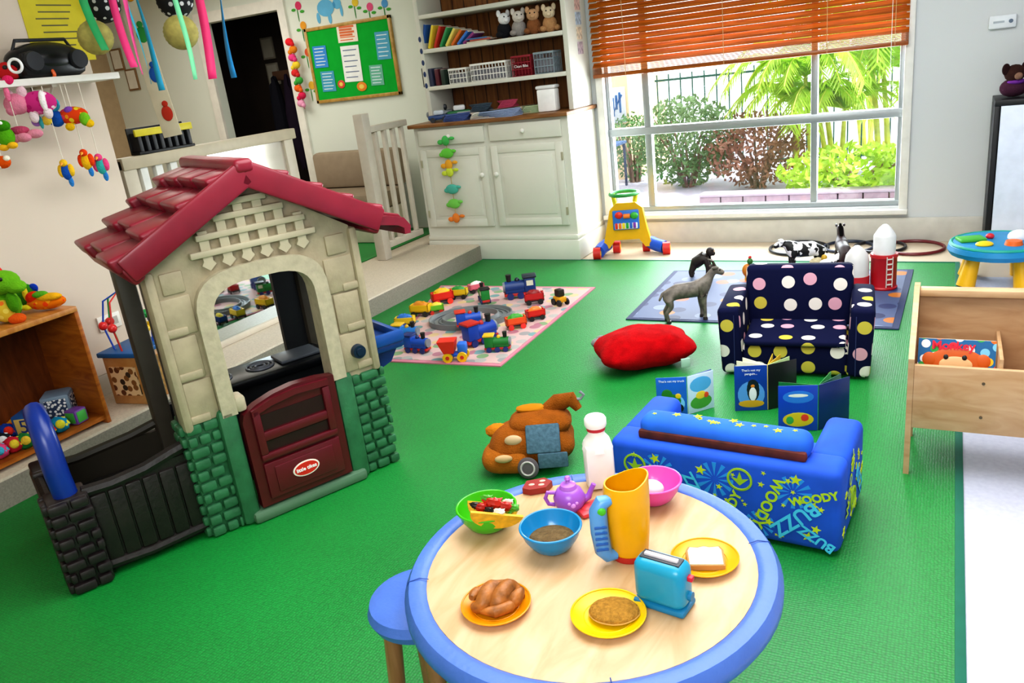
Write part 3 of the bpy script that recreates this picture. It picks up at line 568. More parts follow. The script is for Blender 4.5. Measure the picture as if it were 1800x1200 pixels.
def block(px,x,lb,c1,c2,k,txt=None,z=zin,rot=0):
    p=ons(px,x,z);t=toy('soft_block',lb,'block',p,[('cube',c1,[('b',-k,k,-k,k,0,2*k,3)]),('patch',c2,[('b',-k*.75,k*.75,-k-.6,-k+1,k*.25,k*1.75,1),('b',k-1,k+.6,-k*.75,k*.75,k*.25,k*1.75,1)])],rot=rot)
    if txt: s=SP(p);text(txt,k*1.7*s,M('24408a'),t,FR((0,-k*s-1.2*s,k*s),(1,0,0),(0,0,1)))
    return t
block(60,-3.62,'blue fabric block with a yellow face reading five in the toy shelf','1f5a9c','e0c670',20,'5')
block(112,-3.65,'grey patterned fabric block at the right of the toy shelf','8298ae',dots('2c3c5c',['e8e8e8','f4f4f4'],60,.35,name='specks'),23,rot=15)
block(138,-3.5,'purple and green fabric block in front of the grey one','7a48a0','48b048',13,rot=-20)
for i,(px,x,c1,c2,nm) in enumerate(((18,-3.68,'1c429c','e83a2a','blue and red plush ball'),(28,-3.5,'c82a3c','f0d040','red plush snail'),(2,-3.5,'d84a7a','4ab0d0','pink plush cube toy'),(48,-3.48,'2a7a3a','e8c040','green plush turtle'),(84,-3.48,'e0c810','d83a2a','yellow plush duck'),(35,-3.7,'e09810','2a8ac0','amber plush lion'),(8,-3.6,'202428','f0f0f0','black and white plush panda'),(108,-3.48,'1a88b0','e8e040','turquoise plush whale'))):
    p=ons(px,x,zin);toy('soft_toy',nm+' inside the wooden toy shelf','soft toy',p,[('body',spk(c1,[c1,c2]),[('n',0,0,14,17,13,14)]),('patch',fz(c2),[('e',8,-9,18,8,7,8)]),('patch',fz(c2),[('e',-12,-6,8,7,7,8)])])
# bead maze
bz=thing('bead_maze','wooden activity cube with coloured bead wires beside the playhouse','activity cube',(-3.53,2.40,.131),10)
MB().box(-.11,.11,-.11,.11,0,.25,.006).build('cube',wood('b0783e','c8965c',(3,3,3)),bz)
MB().box(-.125,.125,-.125,.125,.25,.275,.006).build('top_board',M('1560a4'),bz)
MB().box(-.08,.08,-.116,-.11,.05,.2).build('picture_panel',dots('e8c89a',['6a3a1a','8a5a2a','3a2a1a'],26,.4,name='maze'),bz)
MB().box(.11,.116,-.09,.09,.03,.22).build('side_panel',M('a87c42',var=.5,vs=50),bz);MB().box(.105,.122,-.115,-.09,.0,.25,.003).build('corner_post',M('1568b4'),bz);MB().box(.105,.122,.09,.115,0,.25,.003).build('corner_post',M('1568b4'),bz)
for i,(c_,a) in enumerate((('28a050',0),('2050c0',40),('d03028',95))):
    ca,sa=math.cos(rad(a)),math.sin(rad(a))
    P=[(-.09*ca,-.09*sa,.275),(-.11*ca,-.11*sa,.4),(-.08*ca,-.08*sa,.52),(.0*ca,.0*sa,.56),(.05*ca,.05*sa,.46),(.09*ca,.09*sa,.42),(.1*ca,.1*sa,.36),(.09*ca,.09*sa,.275)]
    w_=MB().tube(P,.0045,6).build('wire',M(c_),bz)
    for q,cc in ((1,'e03030'),(4,'20242c'),(5,'28a050'),(6,'f0c020')): MB().ell(P[q],(.022,.022,.022)).build('bead',M(cc,rough=.3),w_)
# ------------------------------------------------ playhouse
A=Vector((-2.295,1.652,0));ph=thing('playhouse','plastic playhouse with maroon shingled roof, beige walls and green stone pillars','playhouse',A,64.7)
bei=M('a5987d',rough=.5,var=.1,vs=18,bump=.12,bs=90);grn=M('2f6844',rough=.45,var=.25,vs=14,bump=.15,bs=60);red=M('80162b',rough=.35,var=.15,vs=8);brn=M('1c1513',rough=.45,var=.25,vs=14,bump=.2,bs=50);olv=M('423c32',rough=.55,var=.15);mar=M('520c16',rough=.35,var=.1)
def arch(cx,w,zs,h,N=17,e=.62):
    P=[]
    for i in range(N):
        a=pi*i/(N-1);c_=math.cos(a);s_=math.sin(a)
        P.append((cx-w*math.copysign(abs(c_)**e,c_),zs+h*abs(s_)**e))
    return P
arc=arch(.375,.19,.79,.125)
topl=[(x,1.235-abs(x-.385)*.625) for x in [.02+.73*i/(len(arc)-1) for i in range(len(arc))]]
fwl=MB();fwl.strip([(.02,.42)]+[(.02,.79)]+topl+[(.75,.79)]+[(.75,.42)],[(.185,.42)]+[(.185,.785)]+arc+[(.565,.785)]+[(.565,.42)],0,.05)
for k,(z0,z1) in enumerate(((.445,.6),(.605,.76),(.765,.9))):
    j=.012 if k%2 else 0
    fwl.box(.03,.132-j,-.008,.01,z0,z1,.007).box(.622+j,.74,-.008,.01,z0,z1,.007)
    fwl.box(.03,.10+j,-.013,.01,z0,z0+.03,.006).box(.68-j,.745,-.013,.01,z0,z0+.03,.006)
fwl.box(.0,.035,-.02,.06,.42,1.0,.015).box(.74,.775,-.02,.06,.42,1.0,.015)
fwl.box(.05,.125,-.008,.01,.91,.985,.006).box(.645,.725,-.008,.01,.91,.985,.006)
fwl.build('front_wall',bei,ph)
aO=arch(.375,.243,.77,.19);aI=arch(.375,.188,.77,.135)
MB().strip([(.132,.44)]+aO+[(.618,.44)],[(.187,.44)]+aI+[(.563,.44)],-.03,.055).box(.185,.225,-.028,.05,.44,.5,.012).build('arch_trim',M('b0a58c',rough=.5,var=.12,vs=30,bump=.2,bs=40),ph)
lt=MB()
for i,x in enumerate((.20,.268,.336,.404,.472,.54)):
    zt=1.215-abs(x+.016-.385)*.64;lt.pxz([(x,.995),(x-.008,.982),(x+.016,.962),(x+.04,.982),(x+.032,.995),(x+.032,zt-.01),(x,zt-.01)],-.02,.005)
for z,w in ((1.01,.225),(1.065,.195),(1.12,.125),(1.165,.07)): lt.box(.385-w,.385+w,-.026,.005,z,z+.022,.004)
lt.build('portcullis_lattice',M('b4a98f',rough=.5),ph)
def stones(mb,x0,x1,z0,z1,rows,yf,face='f',seed=1):
    rnd=random.Random(seed);h=(z1-z0)/rows
    for r in range(rows):
        x=x0-(rnd.random()*.03)
        while x<x1-.012:
            w=rnd.uniform(.045,.085);a=max(x,x0)+.003;c=min(x+w,x1)-.003
            if c-a>.012:
                if face=='f': mb.box(a,c,yf-.016,yf+.01,z0+r*h+.004,z0+(r+1)*h-.004,.009,seg=2)
                else: mb.box(yf-.016,yf+.01,a,c,z0+r*h+.004,z0+(r+1)*h-.004,.009,seg=2)
            x+=w
gp=MB();gp.box(.0,.12,0,.12,0,.46,.01);stones(gp,0,.12,0,.45,10,0,seed=2);stones(gp,0,.12,0,.45,10,0,'s',seed=3);gp.box(.115,.185,-.03,.08,.0,.47,.02);gp.build('stone_pillar',grn,ph)
gp=MB();gp.box(.64,.775,0,.12,0,.43,.01);stones(gp,.64,.79,0,.43,10,0,seed=4);gp.box(.565,.645,-.03,.08,.0,.45,.02);gp.build('stone_pillar',grn,ph)
MB().box(.15,.62,-.05,.08,0,.045,.015).build('threshold',M('54745a',rough=.5),ph)
dtop=[(.19,.40),(.2,.43),(.25,.455),(.32,.475),(.4,.485),(.5,.48),(.56,.47)]
dd=MB().pxz([(.19,.055)]+dtop+[(.56,.055)],-.04,0).build('half_door',mar,ph)
dp=MB();dp.box(.225,.53,-.052,-.038,.08,.225,.01).box(.225,.53,-.055,-.04,.235,.262,.008).box(.225,.53,-.052,-.04,.31,.345,.008).box(.225,.255,-.055,-.04,.26,.44,.008).box(.5,.53,-.055,-.04,.26,.44,.008).strip([(.225,.415),(.3,.438),(.4,.45),(.53,.442)],[(.225,.44),(.3,.463),(.4,.473),(.53,.467)],-.055,-.04)
dp.box(.26,.495,-.058,-.05,.1,.205,.02)
dp.build('door_moulding',M('5c101c',rough=.35),dd)
MB().box(.255,.5,-.042,-.0395,.35,.41).box(.255,.5,-.042,-.0395,.265,.305).build('door_recess_shade',M('28050a'),dd)  # flat dark sheets on the door, recess shade painted as colour
elp=lambda rx,rz:[(.375+rx*math.cos(2*pi*i/28),.155+rz*math.sin(2*pi*i/28)) for i in range(28)]
MB().pxz(elp(.053,.030),-.0605,-.05).build('logo_plate',M('f2e8dc'),dd);MB().pxz(elp(.047,.025),-.0620,-.055).build('logo_field',M('cc2418'),dd)
text('little tikes',.0205,M('ffffff'),dd,FR((.375,-.0628,.155),(1,0,0),(0,0,1)),'logo_lettering',bold=.0004)
MB().cyl((.69,-.0,.52),(.69,-.03,.52),.03,.026,24).cyl((.69,-.03,.52),(.69,-.036,.52),.016,.014,16).build('doorbell',M('102438',rough=.3),ph)
HD=.58
for x in (0,.70): MB().box(x,x+.07,HD-.08,HD,.0,1.0,.015).build('rear_post',olv,ph)
MB().box(.0,.06,.04,.09,.44,1.0,.01).build('front_post',olv,ph)
MB().box(.60,.70,HD-.05,HD-.02,.0,1.0).box(.07,.61,HD-.05,HD-.02,0,.36).box(.07,.7,HD-.05,HD-.02,.92,1.02).box(.745,.765,.06,HD-.08,.0,.42).box(.745,.765,.06,HD-.08,.88,1.0).build('rear_wall',M('14161a',rough=.5),ph)
MB().pxz([(.02,.98),(.385,1.22),(.75,.98)],HD-.03,HD).build('rear_gable',bei,ph)
st=MB().box(.12,.72,.30,HD-.06,.40,.44,.012).build('stove_counter',M('0c0e12',rough=.3),ph)
MB().box(.14,.70,.33,HD-.06,.0,.40).build('stove_cabinet',M('16181c'),ph)
for x in (.25,.43): MB().ring((x,.41,.443),.055,.005).ring((x,.41,.443),.038,.005).ring((x,.41,.443),.02,.005).build('burner',M('6a6e78',metal=.4),st)
MB().box(.5,.68,.34,.47,.441,.455,.005).build('sink',M('5a6068',metal=.3),st)
RD=.56
def slope(sgn):
    rf=MB();L=.535;a=math.atan2(.255,.47)
    base_=Matrix.Translation((.385,0,1.28))@(Matrix.Rotation(a,4,'Y') if sgn>0 else (Matrix.Scale(-1,4,(1,0,0))@Matrix.Rotation(a,4,'Y')))
    if sgn<0: L=.495
    rf.box(0,L,-.05,RD,-.045,-.012,.006,Mx=base_)
    rnd=random.Random(5+sgn);rows=4
    for r in range(rows):
        u0=r*L/rows-.01;u1=(r+1)*L/rows+.014
        y=-.06
        while y<RD-.02:
            w=rnd.uniform(.15,.22);j=rnd.uniform(-.014,.022);y1=min(y+w,RD+.01)
            if RD-y1<.06: y1=RD+.01
            b=bmesh.new();bmesh.ops.create_cube(b,size=1)
            for v in b.verts:
                lo=v.co.x>0;x=(u1+j) if lo else u0;z=(.048 if lo else .002) if v.co.z>0 else (-.014)
                v.co=Vector((x,(y+.002) if v.co.y<0 else (y1-.002),z))
            bmesh.ops.bevel(b,geom=b.edges[:],offset=.013,segments=3,affect='EDGES',profile=.5)
            rf._merge(b,base_,0)
            y=y1
    rf.box(L-.03,L+.02,-.065,RD+.015,-.07,-.0,.014,Mx=base_)
    rf.box(0,L+.01,-.08,-.055,-.058,.03,.01,Mx=base_)
    return rf
slope(-1).build('roof_slope',red,ph);slope(1).build('roof_slope',red,ph)
MB().box(.35,.42,-.085,RD+.02,1.262,1.312,.018,seg=3).build('ridge_cap',red,ph)
aw=MB();P=[(.80,1.02),(.91,1.01),(.98,.99),(1.005,.955),(1.0,.925),(.975,.925),(.975,.95),(.95,.965),(.88,.98),(.80,.985)]
aw.pxz(P,-.02,.38)
for k in range(4): aw.tube([(.82,.03+k*.1,1.023),(.91,.03+k*.1,1.015),(.98,.03+k*.1,.993),(1.005,.03+k*.1,.96)],.008,6)
aw.build('side_awning',red,ph)
sb_=MB().box(.77,.92,.03,.34,.46,.50,.015).pxz([(.78,.46),(.91,.46),(.87,.40),(.78,.37)],.08,.28).build('side_shelf',M('143c7c',rough=.35),ph)
MB().box(.78,.915,.02,.045,.49,.54,.01).box(.90,.925,.03,.34,.49,.53,.01).build('shelf_lip',M('1a4e98',rough=.35),sb_)
fn=MB();fn.box(-.34,.0,.03,.06,.03,.34)
for i in range(6): fn.box(-.335+i*.056,-.285+i*.056,.018,.04,.06,.31,.006)
fn.tube([(-.35,.04,.33),(-.26,.04,.325),(-.15,.04,.335),(-.05,.04,.36),(.0,.04,.37)],.022,8).tube([(-.35,.03,.05),(-.2,.03,.04),(0,.03,.05)],.02,8)
fn.build('front_fence',brn,ph)
fn=MB();fn.box(-.46,0,.53,.56,.03,.27);fn.tube([(-.46,.545,.27),(-.3,.545,.26),(-.1,.545,.28),(0,.545,.3)],.02,8);fn.build('rear_fence',M('322c22',rough=.5),ph)
fn=MB();fn.box(-.46,-.43,.1,.53,.03,.27);fn.tube([(-.445,.1,.27),(-.445,.35,.26),(-.445,.53,.27)],.02,8);fn.build('side_fence',brn,ph)
gp=MB();gp.box(-.46,-.335,0,.12,0,.34,.01);stones(gp,-.465,-.33,0,.34,8,0,seed=8);stones(gp,0,.12,0,.34,8,-.46,'s',seed=9);gp.build('corner_pillar',M('221a1b',rough=.4,var=.2),ph)
gp=MB();gp.box(-.46,-.34,.45,.57,0,.3,.01);stones(gp,-.465,-.34,0,.3,8,.45,seed=10);gp.build('corner_pillar',M('221a1b',rough=.4,var=.2),ph)
MB().tube([(-.395,.05,.33),(-.40,.05,.42),(-.40,.06,.52),(-.40,.1,.59),(-.40,.15,.61),(-.40,.2,.58),(-.40,.22,.48),(-.40,.22,.3)],[.038,.038,.038,.036,.034,.034,.03,.03],12).build('arm_rest',M('103084',rough=.3),ph)
MB().box(-.43,0,.06,.54,.005,.03).build('patio_floor',M('1a1614',rough=.6),ph);MB().box(-.32,.0,.33,.52,.12,.17,.015).build('patio_bench',M('221d1b'),ph)
# ------------------------------------------------ round table
rimc=M('4c70c0',rough=.42,var=.05,bump=.1,bs=80)
tb=thing('round_table','low round activity table with birch top and blue padded rim','table',(-.618,1.29,0));
MB().lathe([(0,.47),(.342,.47),(.342,.4995),(0,.5)],64).build('tabletop',wood('bb9468','d0ae88',(5,1.2,1),3.4,.4),tb)
prof=[(.337,.455),(.355,.44),(.378,.445),(.39,.465),(.39,.485),(.379,.502),(.357,.506),(.343,.5),(.337,.49),(.337,.455)]
MB().lathe(prof,72).build('padded_rim',rimc,tb)
for i in range(4):
    a=i*pi/2+.5;MB().tube([(.338*math.cos(a),.338*math.sin(a),.5035),(.357*math.cos(a),.357*math.sin(a),.5085),(.381*math.cos(a),.381*math.sin(a),.502),(.3915*math.cos(a),.3915*math.sin(a),.475)],.0012,5).build('rim_seam',M('2f4f98'),tb)
for i in range(4):
    a=pi/4+i*pi/2+.3;MB().cyl((.25*math.cos(a),.25*math.sin(a),0),(.25*math.cos(a),.25*math.sin(a),.47),.022,.026).build('leg',wood('a07648','bc9464',(8,8,1)),tb)
p=W(736,1048,.42);so=thing('stool','blue padded stool with wooden legs tucked beside the round table','stool',(p.x,p.y,0))
MB().lathe([(0,.37),(.085,.37),(.108,.38),(.117,.4),(.11,.42),(.085,.43),(0,.432)],40).build('seat',rimc,so)
for i in range(4):
    a=pi/4+i*pi/2;MB().cyl((.1*math.cos(a),.1*math.sin(a),0),(.07*math.cos(a),.07*math.sin(a),.37),.018,.02).build('leg',wood('7e5634','9c7450',(8,8,1)),so)
TT=.5005
def plate(px,py,r,c_,lb):
    t=thing('toy_plate',lb,'plate',W(px,py,TT))
    MB().lathe([(0,.003),(r*.6,.003),(r*.68,.005),(r*.98,.0115),(r,.013),(r*.98,.0095),(r*.66,0),(0,0)],40).build('dish',M(c_,rough=.3),t)
    MB().ring((0,0,.0125),r*.99,.0018,n=40,m_=6).ring((0,0,.0045),r*.66,.001,n=40,m_=6).build('rim',M(c_,rough=.3),t)
plate(873,1067,.069,'e89008','orange yellow plastic plate holding the twisted pastry at the front left')
plate(1070,1085,.071,'e4bc00','bright yellow plastic plate holding the brown bun at the front')
plate(1239,987,.068,'e6a404','yellow plastic plate holding the slice of white bread')
pz=TT+.0045
t=thing('bread_slice','square slice of white toy bread on the yellow plate','toy food',W(1240,985,pz),20)
MB().pxy([(-.036,-.032),(.036,-.034),(.038,.02),(.032,.034),(.012,.032),(0,.036),(-.014,.032),(-.032,.034),(-.038,.02)],0,.011).build('crust',M('b08048',rough=.8),t)
MB().pxy([(-.033,-.029),(.033,-.031),(.034,.018),(.029,.030),(.011,.028),(0,.032),(-.013,.028),(-.029,.030),(-.034,.018)],.011,.0125).build('crumb',M('d8ceb4',rough=.9,bump=.3,bs=300),t)
t=thing('bun','flat tan brown toy bun half on the front yellow plate','toy food',W(1080,1080,pz),17)
MB().ell((0,0,.010),(.047,.038,.011),32,ns=.04).build('crust',M('a87a34',rough=.9,var=.25,vs=150,bump=.6,bs=320),t)
MB().ell((0,0,.007),(.0485,.0395,.006),32,ns=.04).build('base',M('c49a56',rough=.9),t)
t=thing('pastry','golden brown knotted toy pastry on the orange yellow plate','toy food',W(876,1063,pz),35)
pb=M('9a5c20',rough=.5,var=.45,vs=45,bump=.3,bs=60)
for ph_ in (0,pi):
    P=[];Rr=[]
    for i in range(26):
        u=i/25;P.append((-.05+.10*u,.018*math.sin(u*3.0*pi+ph_)+.006*math.sin(u*pi),.018+.009*math.cos(u*3.0*pi+ph_)));Rr.append(.006+.0135*math.sin(pi*u)**.6)
    MB().tube(P,Rr,12).build('twist',pb,t)
MB().tube([(-.04,.028,.012),(-.01,.040,.015),(.02,.034,.015),(.045,.014,.012)],[.007,.014,.014,.007],10).build('end_fold',pb,t)
MB().tube([(-.035,-.024,.012),(-.01,-.036,.013),(.02,-.028,.013),(.04,-.01,.012)],[.006,.012,.012,.006],10).build('end_fold',pb,t)
def bowl(px,py,r,h,c_,lb):
    t=thing('toy_bowl',lb,'bowl',W(px,py,TT));w=.003
    MB().lathe([(0,0),(r*.42,0),(r*.7,h*.25),(r*.92,h*.65),(r,h),(r-w,h),(r*.9-w,h*.65),(r*.66,h*.28),(r*.38,.004),(0,.004)],44).build('shell',M(c_,rough=.2),t)
    MB().ring((0,0,h),r,.003,n=44).build('rim',M(c_,rough=.2),t);return t
bowl(860,927,.068,.058,'42b01a','lime green plastic bowl with the filled taco')
bowl(972,964,.066,.058,'1a82ba','sky blue plastic bowl with brown filling')
bowl(1150,880,.064,.056,'de54b0','pink plastic bowl behind the yellow jug')
o=MB().lathe([(0,.036),(.046,.03),(.05,.028),(.04,.012),(0,.006)],28).build('toy_porridge',M('6c583c',rough=.9,bump=.8,bs=120,var=.2,vs=80));o.location=W(972,964,TT);tag(o,'brown granular filling inside the blue bowl','toy food')
t=thing('toy_taco','yellow folded toy taco with red, white and black filling in the green bowl','toy food',W(864,925,TT+.034),38)
Tt=Matrix.Rotation(rad(18),4,'Y')
fan=[(.06*math.cos(a),.05*math.sin(a)+.05) for a in [pi+pi*i/16 for i in range(17)]]
for sg in (1,-1): MB().pxz(fan,-.0028,.0028,Mx=Tt@Matrix.Translation((0,sg*.004,0))@Matrix.Rotation(rad(-24*sg),4,'X')).build('shell',M('d8a820',rough=.6,var=.2,vs=60),t)
for x,y,z,r,c_,nm in ((-.034,-.004,.048,.014,'a81c0c','tomato'),(-.006,.004,.056,.019,'b8220e','tomato'),(.02,-.002,.054,.015,'a81c0c','tomato'),(-.046,-.002,.05,.011,'14100c','olive'),(-.018,-.014,.048,.010,'14100c','olive'),(.006,-.016,.046,.012,'ece4d0','cheese'),(.04,-.002,.052,.012,'4a9828','lettuce'),(.03,.012,.058,.010,'ece4d0','cheese'),(-.02,.012,.062,.012,'4a9828','lettuce')): MB().ell((x,y,z),(r*1.15,r*.75,r*.7),14,Mx=Tt,ns=.5,nf=3).build(nm,M(c_,rough=.35),t)
o=MB().ell((0,0,.022),(.03,.024,.019),20).build('toy_egg',M('e8e4d8',rough=.3));o.location=W(1146,872,TT+.01);tag(o,'white toy egg lying in the pink bowl','toy food')
o=MB().box(-.03,.035,-.026,.026,0,.012,.005).ell((0,0,.012),(.02,.016,.004)).build('toy_meat',M('d84048',rough=.4));o.location=W(1036,898,TT);o.rotation_euler=(0,0,.9);tag(o,'coral red toy meat slice beside the purple teapot','toy food')
t=thing('toy_tomato_slice','dark red toy slice with pale spots behind the green bowl','toy food',W(945,858,TT),30)
MB().pxy([(-.038,-.018),(-.02,-.03),(.02,-.027),(.038,0),(.02,.022),(-.025,.016)],0,.016).build('slice',M('8c201c',rough=.35),t)
for x,y in ((-.014,-.006),(.01,-.012),(.014,.006)): MB().ell((x,y,.016),(.008,.005,.002)).build('seed',M('d8a898'),t)
t=thing('toy_teapot','small purple toy teapot with pink lid flower','teapot',W(1003,895,TT),29.7);pu=M('9a54c0',rough=.3)
MB().lathe([(0,0),(.022,0),(.026,.004),(.036,.02),(.038,.035),(.03,.052),(.02,.06),(0,.061)],32).build('body',pu,t)
MB().lathe([(.021,.06),(.018,.068),(.006,.073),(.004,.076),(.008,.082),(.005,.088),(0,.089)],24).build('lid',M('ac64cc',rough=.3),t)
MB().tube([(.03,0,.022),(.046,0,.03),(.052,0,.045),(.06,0,.06)],[.01,.008,.006,.006],10).build('spout',pu,t)
MB().tube([(-.032,0,.05),(-.05,0,.052),(-.056,0,.038),(-.05,0,.022),(-.034,0,.018)],.005,8).build('handle',pu,t)
MB().ell((.005,-.037,.03),(.006,.002,.006)).ell((.014,-.035,.035),(.004,.002,.004)).ell((-.004,-.037,.036),(.004,.002,.004)).build('flower_relief',M('d090ea'),t)
t=thing('toy_milk_bottle','white square toy milk bottle with a red band under its cap','bottle',W(1056,850,TT),29.7);wp=M('ece9e4',rough=.35)
MB().box(-.035,.035,-.035,.035,0,.118,.013).lathe([(.038,.1),(.031,.125),(.021,.138),(.02,.153),(0,.153)],24).build('body',wp,t)
MB().cyl((0,0,.150),(0,0,.159),.023).build('band',M('b82434'),t);MB().lathe([(0,.159),(.025,.159),(.027,.164),(.027,.178),(.023,.184),(0,.185)],24).build('cap',M('f0eeea'),t)
t=thing('toy_jug','tall yellow toy jug with pale blue grip handle and red base','jug',W(1108,975,TT),29.7)
jb=MB().lathe([(0,.012),(.036,.012),(.040,.02),(.044,.06),(.048,.12),(.046,.165),(.043,.18),(.040,.18),(.043,.165),(.044,.12),(.04,.06),(.035,.02),(0,.02)],40,sx=1.,sy=.9)
for v in jb.bm.verts:
    if v.co.z>.15:
        a=math.atan2(v.co.y,v.co.x);k=(v.co.z-.15)/.03;f=max(0,math.cos(a-rad(20)))
        v.co.z+=k*(.010*f**2-.006*(1-f));v.co.x+=k*.008*f**3
jb.build('body',M('e8a800',rough=.3),t)
MB().lathe([(0,0),(.037,0),(.040,.006),(.039,.014),(0,.014)],36,sx=1.,sy=.9).build('base',M('b42820'),t)
hb=MB().tube([(-.034,-.02,.150),(-.052,-.022,.148),(-.062,-.022,.128),(-.062,-.022,.08),(-.058,-.022,.035),(-.048,-.02,.02),(-.03,-.018,.018)],[.011,.016,.019,.019,.018,.015,.010],12).build('handle',M('5a98d4',rough=.35),t)
MB().ell((-.056,-.038,.135),(.009,.004,.009)).build('button',M('4ab82a'),hb)
for k in range(5): MB().box(-.074,-.048,-.0415,-.039,.045+k*.013,.051+k*.013,.001).build('grip_rib',M('2460b0'),hb)
t=thing('toy_toaster','turquoise toy toaster with red lever and white slice in its slot','toaster',W(1168,1060,TT),-8);tq=M('1a94b6',rough=.3)
MB().box(-.052,.052,-.029,.029,.008,.102,.02,seg=5).build('body',tq,t);MB().box(-.053,.053,-.03,.03,0,.014,.006).build('base',M('1478a4'),t)
MB().box(-.04,.04,-.013,.013,.1005,.1035,.001).build('slot',M('2a2e38'),t);MB().box(-.034,.034,-.006,.004,.09,.108,.002).build('bread',M('d4cdd4'),t)
MB().box(.051,.062,-.006,.006,.07,.08,.002).build('lever',M('d01c36'),t);MB().cyl((.051,0,.035),(.059,0,.035),.009).build('dial',M('1478a4'),t)
# ------------------------------------------------ toy sofa
t=thing('toy_sofa','childs blue foam sofa printed with stars and names, back to the camera','sofa',(-.95,2.235,0),-4)
sfb=M('1450c4',rough=.8,var=.14,vs=9);sfb2=M('1c62d0',rough=.8,var=.14,vs=9)
WS=.735
MB().box(.0,WS,.0,.13,.008,.285,.026,seg=4).build('back_panel',sfb,t)
MB().box(0.0,.115,.10,.40,.008,.285,.03,seg=4).build('arm',sfb,t)
MB().box(WS-.115,WS,.10,.40,.008,.285,.03,seg=4).build('arm',sfb,t)
MB().box(.112,WS-.112,.118,.42,.008,.17,.03,seg=4).build('seat',sfb2,t)
MB().box(.085,WS-.10,.045,.15,.27,.355,.04,seg=5).build('back_cushion',sfb2,t)
MB().box(.09,WS-.105,.036,.06,.283,.315,.01).build('cushion_underside',M('5a2018',rough=.8,var=.6,vs=14),t)
def starpts(cx,cz,r,a0=0): return [(cx+(r if k%2==0 else r*.42)*math.sin(a0+k*pi/5),cz+(r if k%2==0 else r*.42)*math.cos(a0+k*pi/5)) for k in range(10)]
rnd=random.Random(4);Ms=Matrix.Translation((WS+.001,0,0))@Matrix.Rotation(pi/2,4,'Z')
patch=M('2a92e4',rough=.8)
for cx,cz,r in ((.36,.2,.06),(.17,.2,.055),(.60,.2,.055),(.5,.07,.045),(.06,.09,.05)):
    sr=MB()
    for k in range(12):
        a=k*pi/6;sr.pxz([(cx+.012*math.cos(a),cz+.012*math.sin(a)),(cx+r*math.cos(a-.12),cz+r*math.sin(a-.12)),(cx+r*math.cos(a+.12),cz+r*math.sin(a+.12))],-.0008,.001)
    sr.build('sunburst_print',patch,t)
stc=M('c8d21c',rough=.7)
sm_=MB()
for i in range(46): sm_.pxz(starpts(.045+.65*((i*.618)%1),rnd.uniform(.04,.25),rnd.choice((.005,.008,.011,.016,.019)),rnd.random()),-.0014,.002)
for i in range(24): sm_.pxz(starpts(rnd.uniform(.04,.36),rnd.uniform(.045,.25),rnd.choice((.007,.012,.02)),rnd.random()),-.0012,.001,Mx=Ms)
for i in range(14): sm_.pxy(starpts(rnd.uniform(.13,.59),rnd.uniform(.08,.115),rnd.choice((.009,.016)),rnd.random()),.352,.3565)
so2=sm_.build('star_print',stc,t);so2['kind']='stuff'
for cx,cz,mx_ in ((.44,.215,None),(.09,.205,None),(.25,.07,None),(.2,.1,Ms)):
    em=MB();em.ring((cx,-.0005,cz),.036,.0045,'y',n=28,m_=4,Mx=mx_);em.pxz([(cx-.028,cz+.005),(cx,cz-.022),(cx+.028,cz+.005),(cx+.008,cz+.0),(cx,cz+.026),(cx-.008,cz)],-.0015,.001,Mx=mx_)
    em.build('emblem_print',M('9cbe24',rough=.7),t)
yl=M('b4d020',rough=.7);cy=M('4cc4ee',rough=.7)
def stx(b_,x,z,sz,ang,mt): text(b_,sz,mt,t,Matrix.Translation((x,-.0028,z))@Matrix.Rotation(rad(-ang),4,'Y')@Matrix.Rotation(pi/2,4,'X'),ext=.0004,bold=.0016)
stx('WOODY',.525,.15,.048,-112,yl);stx('BUZZ',.30,.15,.05,118,cy);stx('BUZZ',.605,.11,.066,222,cy);stx('WOODY',.165,.13,.042,-66,yl);stx('BUZZ',.67,.055,.044,150,cy);stx('WOODY',.40,.09,.042,66,yl);stx('BUZZ',.10,.1,.046,200,cy);stx('WOODY',.66,.19,.036,20,yl)
text('WOODY',.052,yl,t,Ms@Matrix.Translation((.14,-.0026,.18))@Matrix.Rotation(rad(-60),4,'Y')@Matrix.Rotation(pi/2,4,'X'),ext=.0004,bold=.0012)
text('BUZZ',.06,cy,t,Ms@Matrix.Translation((.29,-.0026,.12))@Matrix.Rotation(rad(50),4,'Y')@Matrix.Rotation(pi/2,4,'X'),ext=.0004,bold=.0012)
# ------------------------------------------------ polka dot chair
t=thing('toy_armchair','navy childs foam armchair with cream, pink and yellow polka dots','armchair',(-.885,3.515,0),5)
pd=dots('0a0f34',['d8d4ca','d09cac','c0b048','e0d8d0'],8.6,.26,.45,.85,name='polka')
MB().box(0,.10,.0,.42,.01,.33,.02,seg=3,Mx=Matrix.Rotation(rad(-3),4,'Y')).build('arm',pd,t)
MB().box(-.10,0,.0,.42,.01,.33,.02,seg=3,Mx=Matrix.Translation((.64,0,0))@Matrix.Rotation(rad(3),4,'Y')).build('arm',pd,t)
MB().box(.09,.55,.015,.36,.01,.15,.025,seg=3).build('seat',pd,t)
MB().box(.10,.54,.0,.35,.15,.18,.012,seg=3).build('seat_cushion',pd,t)
MB().box(.075,.565,.0,.10,.0,.295,.025,seg=3,Mx=Matrix.Translation((0,.31,.15))@Matrix.Rotation(rad(-6),4,'X')).build('backrest',pd,t)
for x in (.06,.58): MB().tube([(x,-.001,.02),(x,-.001,.3)],.002,5).build('piping',M('2a3060'),t)
